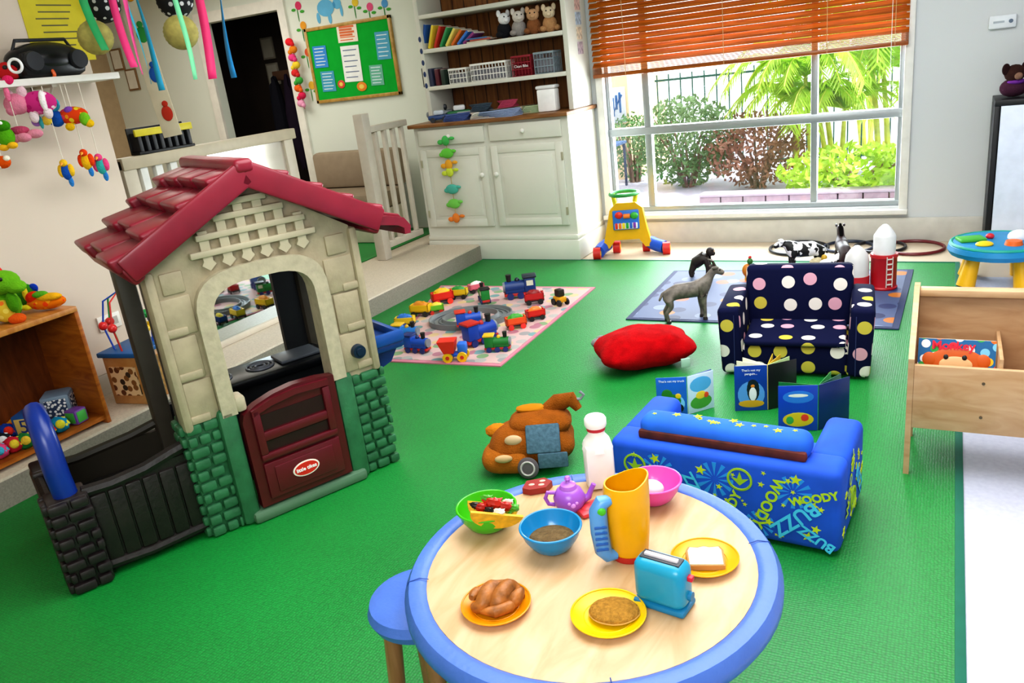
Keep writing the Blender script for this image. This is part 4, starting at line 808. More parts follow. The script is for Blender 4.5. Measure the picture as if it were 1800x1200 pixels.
# ------------------------------------------------ red pillow, brown plush
def cushmesh(w,d,h,ns,Mx=None,mb=None,pinch=0,fold=0,sq=.72):
    b=bmesh.new();bmesh.ops.create_uvsphere(b,u_segments=80,v_segments=50,radius=1);mb=mb or MB()
    for v in b.verts:
        c=v.co;ex=lambda q:math.copysign(abs(q)**sq,q)
        p=Vector((ex(c.x)*w/2,ex(c.y)*d/2,h/2+c.z*h/2));nn=noise.noise(p*6)*ns+noise.noise(p*60)*ns*.08
        if pinch: 
            k=1+pinch*(abs(c.x*c.y)*2) ;p.x*=k;p.y*=k;p.z=h/2+(p.z-h/2)*(1-.3*abs(c.x*c.y)*2)
        if fold: nn+=fold*(math.sin(p.x*30+p.y*14+2*noise.noise(p*6))*.5+noise.noise(p*11))*(.4+.6*max(0,c.z))
        p+=Vector((c.x,c.y,c.z)).normalized()*nn;p.z=max(p.z,.001);v.co=p
    mb._merge(b,Mx,0);return mb
redf=M('a8060e',rough=.95,var=.22,vs=22,bump=.5,bs=240,sheen=.25)
t=thing('pillow','fluffy red pillow on the green carpet left of the spotted armchair','pillow',W(1136,638),34)
cushmesh(.46,.34,.185,.018,pinch=.14,fold=.007,sq=.6).build('cushion',redf,t)
MB().box(.12,.165,-.205,-.195,.03,.075,.003).build('tag',M('a8c8b8'),t)
for x,y in ((-.22,.13),(-.19,.165)): MB().ell((x,y,.10),(.03,.022,.024),ns=.1).build('grey_ear',fz('8a8484'),t)
bro=M('8a4c14',rough=.95,var=.22,vs=18,bump=.5,bs=180,sheen=.3)
t=thing('plush_cushion','soft orange brown plush cushion with a grey blue patch on the carpet','cushion',W(942,806),24)
cushmesh(.34,.27,.17,.014,pinch=.05,fold=.004,sq=.62).build('body',bro,t)
cushmesh(.20,.18,.115,.010,Matrix.Translation((-.105,-.07,0)),fold=.003,sq=.65).build('front_fold',M('a05c1c',rough=.95,var=.2,vs=18,bump=.5,bs=180,sheen=.3),t)
cushmesh(.25,.19,.09,.008,Matrix.Translation((.035,.015,.115)),fold=.003,sq=.65).build('top_fold',bro,t)
MB().box(-.066,.066,-.008,.008,-.056,.056,.022,Mx=Matrix.Translation((.045,-.108,.14))@Matrix.Rotation(rad(-34),4,'X')).build('blue_grey_patch',M('4c6674',rough=.95,var=.2,vs=80,bump=.3),t)
MB().box(-.055,.06,-.006,.006,-.03,.03,.014,Mx=Matrix.Translation((.075,-.146,.065))@Matrix.Rotation(rad(-8),4,'X')).build('blue_grey_patch',M('4c6674',rough=.95,var=.2,vs=80,bump=.3),t)
Mw=Matrix.Translation((-.02,-.158,.045))@Matrix.Rotation(rad(-8),4,'Z')@Matrix.Rotation(rad(-14),4,'X')
wh=MB().ell((0,0,0),(.042,.010,.042),24,Mx=Mw).build('grey_disc_patch',M('5c5658',rough=.95),t);MB().ring((0,-.009,0),.026,.004,'y',n=20,m_=5,Mx=Mw).build('stitched_ring',M('b4aeaa',rough=.95),wh)
MB().ell((-.11,-.155,.09),(.035,.014,.016)).build('tan_patch',M('b89a70',rough=.95),t);MB().ell((-.07,-.105,.14),(.035,.016,.022)).build('tan_patch',M('c0a480',rough=.95),t)
MB().ell((-.14,.02,.13),(.05,.03,.028),18,ns=.2).build('stuffed_flap',M('c87a20',rough=.95,bump=.4,bs=160),t)
MB().tube([(.06,.05,.17),(.11,.05,.215),(.165,.03,.235),(.19,.02,.195)],[.04,.038,.03,.016],12).build('stuffed_flap',bro,t)
MB().ell((-.0,.04,.205),(.06,.03,.016),ns=.2).build('strap',M('b8761a',rough=.95),t);MB().tube([(.17,.03,.235),(.20,.03,.232),(.215,.03,.25),(.2,.03,.265)],.006,8).build('grey_loop',M('8c8c94',rough=.9),t)
# ------------------------------------------------ board books
def bbook(lb,px,py,angs,w,h,cols,rot,title=None,pic=None,tcol='ffffff'):
    p=W(px,py,.001);t=thing('board_book',lb,'book',p,rot)
    for i,a in enumerate(angs):
        T_=Matrix.Rotation(rad(a),4,'Z');o=MB().box(0.002,w,-.0015,.0015,0,h,.001,Mx=T_).build('cover' if i in (0,len(angs)-1) else 'page',M(cols[i],rough=.3),t)
        if i==0 and title:
            for k,ln in enumerate(title.split('|')): text(ln,.0135,M(tcol),o,T_@FR((w*.5,.0024,h*.90-k*.016),(-1,0,0),(0,0,1)))
        if pic and i in pic:
            f=1 if pic[i][0]>0 else -1
            for q,(c_,cx,cz,rx,rz) in enumerate(pic[i][1]): MB().ell((cx*w,f*.0014,cz*h),(rx*w,.0008+.0003*q,rz*h),14,Mx=T_).build('illustration',M(c_,rough=.4),o)
bbook('open blue board book with a green tractor cover standing nearest the blue sofa',1210,728,[168,18,24],.13,.175,['1f64c4','c8dcf0','1a4490'],29.7,"That's not my truck",{0:(1,[('7ac0f0',.5,.3,.42,.26),('2a7a22',.5,.36,.34,.2),('2a7a22',.66,.55,.18,.14),('e8c020',.3,.5,.1,.07),('101010',.28,.18,.15,.12),('101010',.74,.2,.18,.14),('d83020',.28,.18,.06,.05),('d83020',.74,.2,.07,.06)]),1:(-1,[('5ab0e8',.5,.72,.42,.2),('4a9a3a',.5,.25,.42,.18),('e8c83a',.5,.42,.2,.12),('d84a2a',.7,.4,.1,.08)])})
bbook('dark blue board book with fanned pages in front of the spotted armchair',1350,720,[168,140,120,62,48,30,12],.135,.205,['144098','e8e4c8','f0ecd8','e0b830','d0a828','b8d090','1c1c20'],29.7,"That's not my|penguin...",{0:(1,[('5a98d8',.5,.36,.42,.3),('101c26',.45,.42,.24,.28),('c89a20',.5,.16,.4,.09),('e8e8e8',.45,.38,.14,.18),('d88020',.45,.55,.07,.04)]),3:(-1,[('141414',.5,.5,.2,.42),('f0f0e8',.5,.5,.1,.3)]),4:(-1,[('f0f0e0',.5,.6,.3,.3),('2a62b0',.5,.5,.2,.2)]),5:(-1,[('e86a2a',.5,.5,.3,.3)])})
bbook('wide open board book showing a yellow bus picture, rightmost of the books',1438,756,[166,150,50,34,18],.15,.195,['1644b0','14702c','228238','165c44','122c6c'],29.7,None,{0:(1,[('2f7ad0',.5,.75,.4,.14),('e8e8d8',.5,.78,.3,.05),('d0b820',.5,.25,.4,.16),('d83828',.35,.28,.14,.1),('3aa048',.7,.24,.12,.1)]),1:(1,[('e8d040',.5,.4,.35,.25),('e85a3a',.3,.6,.1,.1)]),2:(-1,[('40a848',.5,.5,.46,.44),('d0b81c',.5,.44,.42,.26),('dce8f4',.28,.52,.11,.11),('dce8f4',.54,.52,.11,.11),('dce8f4',.79,.52,.09,.11),('c83020',.28,.49,.05,.06),('2058b0',.54,.49,.05,.06),('101010',.28,.17,.13,.1),('101010',.76,.17,.13,.1),('e8e8e8',.28,.17,.06,.05),('e8e8e8',.76,.17,.06,.05)]),3:(-1,[('2490c8',.5,.6,.4,.3),('e8d040',.5,.3,.3,.12)])})
# ------------------------------------------------ wooden book browser
bwm=wood('b48a60','caa680',(2,8,8),2.5,.45)
t=thing('book_browser','birch plywood book display box on legs at the right edge','book box',(-.075,2.76,0))
def side(x,nm):
    q=bmesh.new();pts=[(0,0),(0,.43),(.27,.60),(.33,.60),(.33,0),(.30,0),(.29,.15),(.25,.17),(.08,.17),(.04,.15),(.03,0)]
    A_=[q.verts.new((x,p_[0],p_[1])) for p_ in pts];D_=[q.verts.new((x+.018,p_[0],p_[1])) for p_ in pts];q.faces.new(A_);q.faces.new(D_[::-1]);k=len(pts)
    for i in range(k): q.faces.new([A_[i],A_[(i+1)%k],D_[(i+1)%k],D_[i]])
    b=MB();b._merge(q,None,0);b.build(nm,bwm,t)
side(0,'side_panel');side(.83,'side_panel')
MB().box(.018,.83,0,.018,.18,.41,.003).build('front_panel',bwm,t);MB().box(.018,.83,.3,.318,.2,.585,.003).build('back_panel',wood('aa805a','c09a74',(2,8,8),2.5,.45),t)
MB().box(.018,.83,.27,.32,.565,.59,.004).build('top_rail',bwm,t);MB().box(.018,.83,.018,.3,.2,.212).build('bottom',bwm,t)
for x in (.26,.42,.62): MB().box(x,x+.012,.018,.3,.212,.44,.002).build('divider',bwm,t)
for z in (.24,.36): MB().cyl((.22,.0,z),(.22,-.003,z),.005,n=10).build('screw',M('6a5a48',metal=.6),t)
p=Vector((.055,2.84,.215));b2=thing('picture_book','multicoloured picture book with an orange monkey cover in the wooden display box','book',p,0)
MB().box(-.105,.125,0,.012,0,.25,.002,Mx=Matrix.Rotation(rad(-12),4,'X')).build('cover',M('c8c0b0',rough=.3),b2);T_=Matrix.Rotation(rad(-12),4,'X')
MB().box(-.105,.125,-.001,0,.04,.25,Mx=T_).build('patterned_field',dots('1668a0',['e83040','f0c020','30a848','f0f0f0','e87018','80c8e8'],30,.42,.9,.4,name='cover'),b2)
MB().ell((.01,-.0015,.175),(.085,.003,.045),20,Mx=T_).build('orange_face',M('d05c10'),b2)
for x in (-.07,.09): MB().ell((x,-.002,.18),(.022,.003,.024),14,Mx=T_).build('ear',M('d05c10'),b2)
MB().ell((.01,-.004,.165),(.05,.003,.028),16,Mx=T_).build('pale_muzzle',M('e4b480'),b2)
for x in (-.02,.035): MB().ell((x,-.006,.19),(.008,.002,.009),10,Mx=T_).build('eye',M('1a1a1a'),b2)
text('Monkey',.04,M('e01838'),b2,T_@FR((.0,-.004,.228),(1,0,0),(0,0,1)),bold=.001)
b2=thing('picture_book','red picture book in the right compartment of the display box','book',(.30,2.90,.215),0);MB().box(-.01,.09,0,.012,0,.2,.002,Mx=T_).build('cover',M('a8202a'),b2);MB().box(-.008,.088,.012,.02,.004,.196,Mx=T_).build('pages',M('efe8d8'),b2)
# ------------------------------------------------ play mats
def matq(name,lb,c4,mt,edge):
    P=[W(*c) for c in c4];ce=sum(P,Vector())/4;t=thing(name,lb,'play mat',(ce.x,ce.y,.0))
    Q=[(p-ce) for p in P];MB().pxy([(q.x,q.y) for q in Q],.0,.007).build('backing',M(edge,rough=.7),t);MB().pxy([(q.x*.955,q.y*.955) for q in Q],.007,.0085).build('printed_top',mt,t);return t
pm=dots('c9a8a4',['7c9a70','a8a4a0','6e9494','ccb084','909090','a87280'],11,.38,1,.6,uv=True,name='roadmat')
matq('play_mat','pale pink printed road play mat under the toy trains',[(672,636),(880,645),(1047,506),(775,503)],pm,'c07888')
bm_=dots('47557a',['a85020','182452','6c7a9a','263260','b86c24'],6.5,.30,1,.6,uv=True,name='bluemat')
matq('play_mat','slate blue printed play mat with orange shapes under the toy animals',[(1100,562),(1580,580),(1606,475),(1185,477)],bm_,'263258')
MZ=.009
p=W(828,562,MZ);t=thing('toy_track','grey oval plastic train track tray on the pink mat','toy track',p,29.7);s=SP(p)
MB().lathe([(66*s,0),(74*s,0),(74*s,.035),(72*s,.035),(70*s,.015),(52*s,.015),(50*s,.035),(48*s,.035),(48*s,0),(66*s,0)],48,sy=.75).build('track_bed',M('707474',rough=.45),t)
MB().ring((0,0,.018),65*s,.003,sy=.75,n=48,m_=5).ring((0,0,.018),57*s,.003,sy=.75,n=48,m_=5).build('rails',M('4f5458'),t)
def engine(px,py,lb,c1,c2,k=1,rot=0,cat='toy train',funnel='1c1c1c',red_='b82820',z=MZ):
    p=W(px,py,z);K=k
    return toy('toy_engine',lb,cat,p,[('chassis',red_,[('b',-22*K,22*K,-7*K,7*K,4*K,8*K,1)]),('boiler',c1,[('c',(-20*K,0,16*K),(6*K,0,16*K),8*K),('b',-20*K,6*K,-7*K,7*K,8*K,14*K,1)]),('smokebox_front','7a7e84',[('c',(-23*K,0,16*K),(-20*K,0,16*K),7*K)]),
     ('cab',c1,[('b',6*K,21*K,-8*K,8*K,8*K,27*K,1.5),],[('cab_window','d8d8c0',[('b',9*K,18*K,-8.4*K,-7.9*K,17*K,24*K)])]),('cab_roof',c2,[('b',4*K,23*K,-9.5*K,9.5*K,27*K,30*K,1.5)]),('funnel',funnel,[('c',(-14*K,0,22*K),(-14*K,0,33*K),3*K,4*K)]),('dome',c2,[('e',-3*K,0,24*K,3.5*K,3.5*K,4*K)])]+
     [('wheel','1a2a6a' if c1[0]!='d' else '222222',[('c',(x*K,y*K,4.5*K),(x*K,(y+2)*K,4.5*K),4.6*K)]) for x in (-14,0,14) for y in (-9,7)],rot=rot)
engine(846,602,'large blue toy steam engine in front of the oval track','0f3c9c','b02018',1.45,215)
engine(735,618,'blue toy engine with black wheels near the left of the pink mat','184cac','122866',1.1,150)
engine(916,522,'long dark blue toy engine at the back right of the pink mat','0f3674','182434',1.3,0)
engine(876,616,'green toy engine at the front edge of the pink mat','0f7026','d0a81c',1.05,170)
engine(852,530,'small green toy engine behind the oval track','188032','141414',.95,-80)
engine(716,598,'sky blue toy engine behind the left dark wheeled one','2474bc','d0a81c',1.05,160)
engine(826,574,'medium blue toy engine standing on the oval track tray','184eb0','c03020',1.05,185,z=.045)
def wagon(px,py,lb,c1,c2,k=1,rot=0,load=None):
    K=k*1.2;p=W(px,py,MZ)
    pr=[('chassis','2a2a2e',[('b',-15*K,15*K,-6*K,6*K,4*K,7*K,1)]),('bin',c1,[('b',-15*K,15*K,-8*K,-6*K,7*K,17*K),('b',-15*K,15*K,6*K,8*K,7*K,17*K),('b',-15*K,-13*K,-8*K,8*K,7*K,17*K),('b',13*K,15*K,-8*K,8*K,7*K,17*K),('b',-15*K,15*K,-8*K,8*K,7*K,9*K)]),('load',c2,[('n',0,0,15*K,12*K,6*K,7*K)])]+[('wheel',load or '1a1a1a',[('c',(x*K,y*K,4*K),(x*K,(y+2)*K,4*K),4.2*K)]) for x in (-9,9) for y in (-9,7)]
    return toy('toy_wagon',lb,'toy wagon',p,pr,rot=rot)
wagon(908,576,'orange and green toy wagon right of the oval track','e0501a','38982a',1.0,10,'d83028')
wagon(942,561,'red toy wagon at the right of the pink mat','c8201a','e87a2a',.9,15)
wagon(742,554,'yellow toy tipper wagon at the back left of the pink mat','e8b818','d88a18',1.0,-20,'26262a')
wagon(714,575,'yellow and blue toy wagon behind the sky blue engine','e8c028','2a70c0',.95,-10)
wagon(940,533,'red toy coach at the back right of the pink mat','b8181c','8a1014',.95,0)
wagon(779,533,'red and yellow toy wagon at the back left of the mat','e02a18','e8b818',1.05,15,'e83a28')
wagon(808,524,'yellow toy wagon with green load at the back of the mat','d8b818','2a9038',.85,-10)
wagon(768,550,'small lime toy wagon between the red and yellow wagons','6ab82a','e8d040',.75,5,'c83020')
wagon(838,513,'pink and white toy wagon at the far edge of the mat','d86a7a','ece4e0',.75,20)
wagon(700,588,'navy toy wagon at the far left of the pink mat','1c3a80','d8c020',.85,-15)
toy('toy_digger','small black and orange toy digger at the right corner of the pink mat','toy vehicle',W(985,535,MZ),[('body','d89818',[('b',-10,10,-7,7,5,14,2)]),('cab','2a2018',[('b',-6,7,-6,6,14,26,2)]),('bucket','5a4430',[('b',-14,-8,-8,8,2,9,1)])]+[('wheel','141414',[('c',(x,y,5),(x,y+3,5),5.5)]) for x in (-7,8) for y in (-9,6)],rot=-60,k=1.1)
toy('toy_tipper_truck','red, blue and yellow toy tipper truck at the front of the pink mat','toy vehicle',W(800,632,MZ),[('body','1f52b8',[('b',-16,22,-9,9,8,14,2)]),('tipper','d02a1a',[('x',[(-26,38),(6,38),(2,16),(-16,16)],-13,13)]),('cab','2a68c8',[('b',8,24,-9,9,14,32,3)])]+[('wheel','e8b010',[('c',(x,y,8),(x,y+4,8),9)],[('hub','c83020',[('c',(x,y-.6,8),(x,y+4.6,8),3.5)])]) for x in (-10,16) for y in (-13,9)],rot=-10)
# ------------------------------------------------ toy animals
def quad(lb,px,py,mt,k,rot,horns=None,cat='toy animal',name='toy_goat',mane=None,bodyk=1,neck=1.,mc='2a2622',z=MZ):
    p=W(px,py,z);s=SP(p)*k;t=thing(name,lb,cat,p,29.7+rot)
    V_=[(0,0,42),(-14,0,43),(-26,0,41),(16,0,44),(26,0,46),(32,0,56),(38*1,0,66*neck),(44,0,67*neck),(54,0,61*neck),
        (-26,-6,32),(-22,-7,24),(-30,-7,15),(-27,-7,1),(-26,6,32),(-22,7,24),(-30,7,15),(-27,7,1),
        (22,-6,32),(23,-7,20),(24,-7,12),(24,-7,1),(22,6,32),(22,7,20),(23,7,12),(23,7,1),(-33,0,42),(-38,0,32)]
    E=[(0,1),(1,2),(0,3),(3,4),(4,5),(5,6),(6,7),(7,8),(2,9),(9,10),(10,11),(11,12),(2,13),(13,14),(14,15),(15,16),(4,17),(17,18),(18,19),(19,20),(4,21),(21,22),(22,23),(23,24),(2,25),(25,26)]
    B=bodyk;Rd=[(11*B,12*B),(11*B,12*B),(9*B,10*B),(12*B,13*B),(9*B,10*B),6.5*B,6,6,3.6,6,4.6,2.6,2.6,6,4.6,2.6,2.6,5.5,3.6,2.6,2.6,5.5,3.6,2.6,2.6,2.4,1.6]
    skin('body',mt,t,V_,E,Rd,s)
    nz=67*neck
    for y in (-6,6): MB().ell((40,y,nz+5),(5,2,2.5)).build('ear',mt,t,s)
    if horns: 
        for q in (-1,1): MB().tube([(42,2*q,nz+5),(38,4*q,nz+14),(30,5*q,nz+18)],[2,1.5,.5],6).build('horn',M(horns),t,s)
    if mane: MB().tube([(40,0,nz+7),(33,0,nz),(26,0,56),(20,0,54)],[2,3.5,3,1.5],6).build('mane',M(mane,rough=.9),t,s);MB().tube([(-32,0,45),(-38,0,34),(-39,0,20)],[2,4,1],6).build('tail',M(mane,rough=.9),t,s)
    for y in (-4.8,4.8): MB().ell((47,y,nz+1),(1.2,.8,1.2)).build('eye',M('101010'),t,s)
    for x,y in ((-27,-7),(-27,7),(24,-7),(23,7)): MB().cyl((x,y,0),(x,y,4),3.4,3).build('hoof',M(mc),t,s)
    return t
quad('grey brown toy goat with curved horns on the blue mat',1208,562,M('6c645c',rough=.6,var=.5,vs=30),1.25,0,horns='4a4038')
def zebra(name):
    m,n,l,b=base(name,.5);tc=n.new('ShaderNodeTexCoord');t=n.new('ShaderNodeTexNoise');t.inputs['Scale'].default_value=16;l.new(tc.outputs['Object'],t.inputs['Vector'])
    r=n.new('ShaderNodeValToRGB');r.color_ramp.interpolation='CONSTANT';r.color_ramp.elements[0].color=lin('121212');r.color_ramp.elements[1].color=lin('e6e6e6');r.color_ramp.elements[1].position=.49
    l.new(t.outputs[0],r.inputs[0]);l.new(r.outputs[0],b.inputs['Base Color']);return m
zb=zebra('cow_patches')
quad('black and white toy cow standing behind the spotted armchair',1415,480,zb,1.0,175,name='toy_cow',bodyk=1.2,neck=.85)
quad('black and white toy calf just left of the white silo',1455,492,zb,.7,20,name='toy_cow',bodyk=1.1,neck=.9)
quad('dark brown toy horse behind the spotted armchair',1482,482,M('2a1618',rough=.5),1.05,75,name='toy_horse',mane='0c0a0a',neck=1.05)
p=W(1232,486,MZ);t=thing('toy_gorilla','dark brown toy gorilla standing on its knuckles at the back of the blue mat','toy animal',p,29.7-20);s=SP(p)
gk=M('1e1410',rough=.6,var=.3)
skin('body',gk,t,[(0,0,30),(-10,0,24),(-16,0,18),(8,0,36),(12,0,42),(-16,-6,10),(-14,-7,1),(-16,6,10),(-14,7,1),(10,-9,32),(14,-10,18),(13,-10,3),(10,9,32),(14,10,18),(13,10,3)],[(0,1),(1,2),(0,3),(3,4),(2,5),(5,6),(2,7),(7,8),(3,9),(9,10),(10,11),(3,12),(12,13),(13,14)],[11,9,8,10,7,5,4,5,4,5.5,4.5,4,5.5,4.5,4],s)
MB().ell((17,0,44),(7,7,8)).ell((22,0,41),(4,5,4)).ell((20,0,48),(4,6,2.5)).build('head',gk,t,s)
for y in (-2.5,2.5): MB().ell((24,y,45),(1,1,1)).build('eye',M('b08060'),t,s)
toy('toy_rooster','small orange and green toy bird behind the spotted armchair','toy animal',W(1314,492,MZ),[('body','c87a20',[('e',0,0,18,9,7,12)]),('head','2a6a2a',[('e',4,-3,34,5,5,6)]),('comb','c82a2a',[('e',4,-3,41,3,1.5,3)]),('leg','c8a030',[('c',(-3,0,0),(-3,0,10),1.5)]),('leg','c8a030',[('c',(3,0,0),(3,0,10),1.5)])])
toy('toy_sheep','small cream and yellow toy sheep behind the spotted armchair','toy animal',W(1436,482,MZ),[('body',fz('d0c4a0'),[('n',0,0,20,14,9,10)]),('head','c8a030',[('e',10,-6,30,5,5,6)])]+[('leg','3a3028',[('c',(x,y,0),(x,y,14),2)]) for x in (-6,6) for y in (-3,4)])
toy('toy_silo','tall red toy silo with white upper section and pointed cap','toy silo',W(1552,505,MZ),[('base_drum','b01420',[('l',[(0,0),(22,0),(23,3),(21,5),(21,55),(22.5,57),(22,62),(0,62)])],),('upper_drum','d8d8d8',[('l',[(0,62),(18,62),(18,92),(17,95),(10,106),(4,112),(0,113)])]),('ladder','d8d0c8',[('b',-6,-5,-23,-21,6,60),('b',4,5,-23,-21,6,60)]+[('b',-6,5,-23,-21,10+k*9,12+k*9) for k in range(6)])])
toy('toy_silo','shorter white toy silo with a ribbed red base beside the tall one','toy silo',W(1505,508,MZ),[('base_drum','b82430',[('l',[(0,0),(21,0),(21,26),(0,26)])]),('upper_drum','d2d0ce',[('l',[(0,26),(20,26),(20,52),(18,62),(11,72),(4,78),(0,78)])])])
toy('toy_barn_block','small yellow and red toy farm block right of the orange bird','toy block',W(1345,498,MZ),[('body','b89838',[('b',-8,8,-6,6,0,18,1)]),('roof','a83028',[('x',[(-10,18),(10,18),(0,28)],-7,7)])])
# ------------------------------------------------ walker
p=W(1108,444,0);toy('baby_walker','yellow push along baby walker with green ring and blue feet','baby walker',p,[
 ('body','e0aa00',[('x',[(-46,12),(-34,12),(-24,26),(18,26),(28,12),(40,12),(32,44),(26,80),(14,90),(-18,90),(-30,78),(-38,44)],-10,10)]),
 ('panel','2a70c8',[('b',-25,20,-14,-9,44,78,4)]),('keyboard','e8e8e8',[('b',-22,17,-17,-13,46,56,1)],[('key',['d82a1a','e87a1a','e8d020','28a038','2060c0','8030a0'][k],[('b',-21+6.2*k,-16.5+6.2*k,-19,-16,47,57,1)]) for k in range(6)]),('red_dial','d82a1a',[('e',-14,-14,70,7,4,6)]),('green_dial','38a838',[('e',12,-14,68,7,4,6)]),('orange_roller','e87a1a',[('c',(-6,-15,68),(5,-15,68),4)]),
 ('handle_ring','1f8a3a',[('r',(-4,4,104),24,3.2,'z'),]),('handle_post','d8d010',[('c',(-20,2,84),(-24,4,104),4)]),('handle_post','d8d010',[('c',(12,2,84),(16,4,104),4)]),
 ('foot','1f58c8',[('t',[(-40,6,16),(-48,-8,13),(-52,-24,10)],11)]),('foot','1f58c8',[('t',[(36,4,16),(46,-6,13),(60,-14,10)],11)])]+
 [('wheel','c82018',[('c',(x-6,y,9),(x+6,y,9),11)],[('hub','e8b400',[('c',(x-6.6,y,9),(x+6.6,y,9),5)])]) for x,y in ((-54,-30),(-24,12),(28,10),(64,-20))],rot=-15)
# activity table
p=W(1735,503,0);toy('activity_table','round turquoise baby activity table with yellow legs at the right edge','activity table',(p.x+.05,p.y+.12,0),[
 ('tabletop','1080b4',[('l',[(0,48),(60,48),(76,52),(80,60),(78,68),(70,72),(0,72)])]),('green_rim','1c9c88',[('r',(0,0,70),74,3)])]+
 [('leg','e0aa00',[('c',(x,y,0),(x*.8,y*.8,50),15,11)]) for x,y in ((-58,-20),(20,-56),(50,30),(-30,50))]+
 [('yellow_cap','e8c410',[('e',-34,-24,74,14,12,5)]),('green_book','48a838',[('b',-62,-20,0,30,72,78,2)]),('orange_dial','e06418',[('l',[(0,72),(14,72),(12,79),(0,80)],(8,-34,0))]),('white_dome','dce0e4',[('e',34,8,74,18,18,12)]),('red_button','c82030',[('e',-8,20,76,7,7,5)]),('blue_tower','1a50b0',[('c',(40,-30,72),(40,-30,86),7,5)])],rot=-10)
for px,py,w,c_,nm in ((1405,436,48,'14181e','black hoop lying leftmost on the tiles under the window'),(1492,434,40,'1c2840','navy hoop lying second from the left under the window'),(1548,431,40,'18181e','thin dark hoop lying behind the silos'),(1607,430,47,'6a1820','dark red hoop lying rightmost under the window')):
    p=W(px,py,0);s=SP(p);o=MB().ring((0,0,.008),w*s,.011,n=48).build('hoop',M(c_,rough=.35));o.location=(p.x,min(p.y,WYY-w*s-.04),.0);tag(o,nm,'hoop','hoops on the floor under the window')
# black cabinet at right
t=thing('low_cabinet','black edged cabinet with white front at the right edge of the back wall','cabinet',(.24,5.78,-.003))
MB().box(0,.03,0,.37,0,.93,.004).box(0,1.2,0,.37,.93,.965,.004).box(.03,1.2,.35,.37,0,.93).box(0,1.2,0,.37,0,.05).build('carcass',M('101014',rough=.5),t)
MB().box(.035,.6,-.004,.02,.05,.93,.003).build('door',M('d6ddec',rough=.4),t);MB().box(.605,1.2,-.004,.02,.05,.93,.003).build('door',M('d6ddec',rough=.4),t)
CT=.963
toy('soft_toy','dark brown soft toy slumped on the left of the black edged cabinet','soft toy',(.34,5.93,CT),[('body',fz('4a2a3c'),[('e',0,0,16,24,18,16)]),('head',fz('3a2420'),[('e',-4,-6,40,17,15,15)]),('muzzle',fz('8a6a58'),[('e',-6,-20,36,7,5,6)]),('ear',fz('2a1818'),[('e',-20,-6,48,7,5,10)]),('ear',fz('2a1818'),[('e',14,-6,50,7,5,8)]),('scarf',fz('7a3a9a'),[('e',-2,-8,26,15,12,5)])])
toy('soft_toy','dark blue and orange soft toy beside the brown one on the black cabinet','soft toy',(.48,5.88,CT),[('body',fz('1c2a68'),[('e',0,0,22,24,18,22)]),('head',fz('6a4030'),[('e',4,-6,54,18,15,16)]),('scarf',fz('b85818'),[('e',2,-10,40,16,10,5)]),('arm',fz('243a88'),[('e',-20,-8,24,8,7,14)])])
toy('toy_box','small blue printed cardboard box on the black edged cabinet','box',(.57,6.06,CT),[('carton','1f52a0',[('b',-26,26,-8,8,0,84,1)]),('print','d8e0f0',[('b',-18,18,-9,-8,44,74)])])
p=WY(1762,38,WYY-.001);ts=thing('wall_sensor','small white wall sensor on the wall right of the window','sensor',(p.x,WYY-.001,p.z));MB().box(-.075,.075,-.03,0,-.04,.04,.01).build('case',M('dce0e4'),ts);MB().cyl((.045,-.03,0),(.045,-.034,0),.012).build('lens',M('5a6a80'),ts);MB().box(-.05,.01,-.032,-.03,-.006,.006).build('grille',M('a8b0b8'),ts)
# ------------------------------------------------ hanging lanterns and streamers
def hung(px,py,d): return O+ray(px,py)*(d/F)
def lantern(px,py,c_,lb,dotc=None,d=3.6,r=29):
    p=hung(px,py,d);s=SP(p);t=thing('paper_lantern',lb,'lantern',p,0)
    prof=[]
    for i in range(25):
        a=-pi/2*.93+pi*.93*i/24;prof.append((r*s*math.cos(a)*(1+(.02 if i%2 else -.012)),r*s*math.sin(a)))
    MB().lathe(prof,28).build('shade',dots(c_,dotc,28,.3,.3,.8,uv=False,name='lantern') if dotc else M(c_,rough=.8,var=.2,vs=30),t)
    MB().cyl((0,0,r*s*.9),(0,0,2.6-p.z),.0015,n=5).build('cord',M('c8c8c8'),t);MB().ring((0,0,r*s*.97),.02,.002).build('collar',M('909090'),t)
lantern(178,8,'0c0d12','black dotted paper lantern, left of the two black ones',['d8d8d8','c0c0c0'],4.0,31)
lantern(168,66,'aaa058','gold pleated paper lantern below the left black one')
lantern(307,0,'0c0d12','black dotted paper lantern, right of the two black ones',['d8d8d8','c0c0c0'],4.0,31)
lantern(318,57,'aaa058','gold pleated paper lantern below the right black one')
def streamer(px0,py0,px1,py1,w,c_,lb,d=3.5,amp=6):
    a=hung(px0,py0,d);b_=hung(px1,py1,d);s=SP(a);t=Vector(((a.x+b_.x)/2,(a.y+b_.y)/2,b_.z));mb=bmesh.new();N=24;prev=None
    L=2.598-b_.z
    for i in range(N+1):
        u=i/N;z=L*(1-u);x=amp*s*math.sin(u*7+px0)*(.4+u);tw=u*3+px0*.1
        k=(a.z-b_.z)/L
        off=(Vector((b_.x,b_.y,0))-Vector((a.x,a.y,0)))*(max(0,(u-1+k)/k)-.5)
        q=[mb.verts.new(Vector((off.x+x+sg*w*s/2*math.cos(tw*.6),off.y+sg*w*s/2*math.sin(tw*.6),z))) for sg in (-1,1)]
        if prev: mb.faces.new([prev[0],prev[1],q[1],q[0]])
        prev=q
    M_=MB();M_._merge(mb,None,0);o=M_.build('streamer',M(c_,rough=.6),smooth=True,recalc=False);o.location=t;o.modifiers.new('t','SOLIDIFY').thickness=.0006;tag(o,lb,'streamer')
streamer(150,0,186,88,14,'2faa64','green crepe streamer in front of the left gold lantern')
streamer(200,0,238,118,13,'d83074','pink crepe streamer, left one of the long pair',3.4)
streamer(218,0,256,130,11,'e0468a','pink crepe streamer, right one of the long pair',3.45)
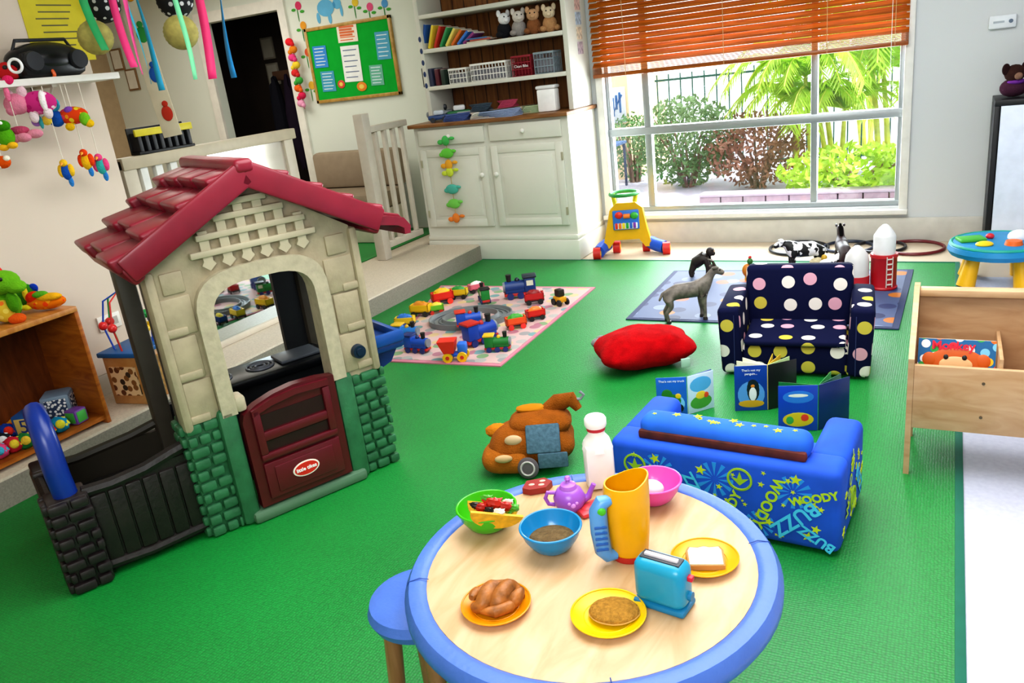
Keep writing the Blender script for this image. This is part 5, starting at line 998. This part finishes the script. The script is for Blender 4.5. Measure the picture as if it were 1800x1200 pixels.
streamer(236,0,290,158,13,'1fa0c8','turquoise crepe streamer hanging lowest of all',3.55)
streamer(222,10,264,148,9,'30b4d0','narrow turquoise crepe streamer beside the pink pair',3.6)
streamer(310,20,342,140,9,'70c894','pale green crepe streamer in front of the right gold lantern',3.4)
streamer(355,40,378,138,15,'d82a6a','short wide pink crepe streamer right of the lanterns')
streamer(388,0,416,136,15,'2090d0','blue crepe streamer rightmost of all')
p=hung(275,120,4.2);t=thing('fabric_wall_hanging','long cream fabric strip with small figures hanging left of the doorway','wall hanging',(p.x,p.y,1.35),29.7)
MB().box(-.05,.05,-.003,.003,0,1.25,.001,Mx=Matrix.Rotation(rad(-5),4,'Y')).build('strip',M('cfc4ac',rough=.9),t)
for i,c_ in enumerate(('b83a2a','2a5aa8','389048','d09020','7a3a8a')): MB().ell((-.02*i*.7,-.006,.12+.2*i),(.03,.006,.04)).ell((-.02*i*.7,-.008,.17+.2*i),(.016,.006,.016)).build('figure',M(c_,rough=.9),t)
# ------------------------------------------------ lights
def area(loc,rot,sx_,sy_,e,col=(1,1,1)):
    L=bpy.data.lights.new('area_light','AREA');L.shape='RECTANGLE';L.size=sx_;L.size_y=sy_;L.energy=e;L.color=col;o=bpy.data.objects.new('area_light',L);C.objects.link(o);o.location=loc;o.rotation_euler=rot
area((-.7,2.8,2.57),(0,0,0),2.4,3.2,126,(.98,.99,1))
area((-.1,-.9,2.1),(rad(55),0,rad(22)),1.6,.9,58,(.98,.99,1))  # added fill light behind the camera, no fitting there
area((-5.8,4.6,2.57),(0,0,0),2,2,48,(1,.96,.88))
area((-1.36,6.34,1.0),(rad(-90),0,0),2.1,1.3,110,(.88,.95,1))  # added light in the window opening, boosts daylight and carpet sheen
S=bpy.data.lights.new('sun','SUN');S.energy=4.8;S.angle=rad(3);so_=bpy.data.objects.new('sun',S);C.objects.link(so_);so_.rotation_euler=Vector((-.75,.12,-1)).to_track_quat('-Z','Y').to_euler()
wd_=bpy.data.worlds.new('world');SC.world=wd_;wd_.use_nodes=True;bg=wd_.node_tree.nodes['Background'];bg.inputs[0].default_value=(.90,.96,1,1);bg.inputs[1].default_value=2.2
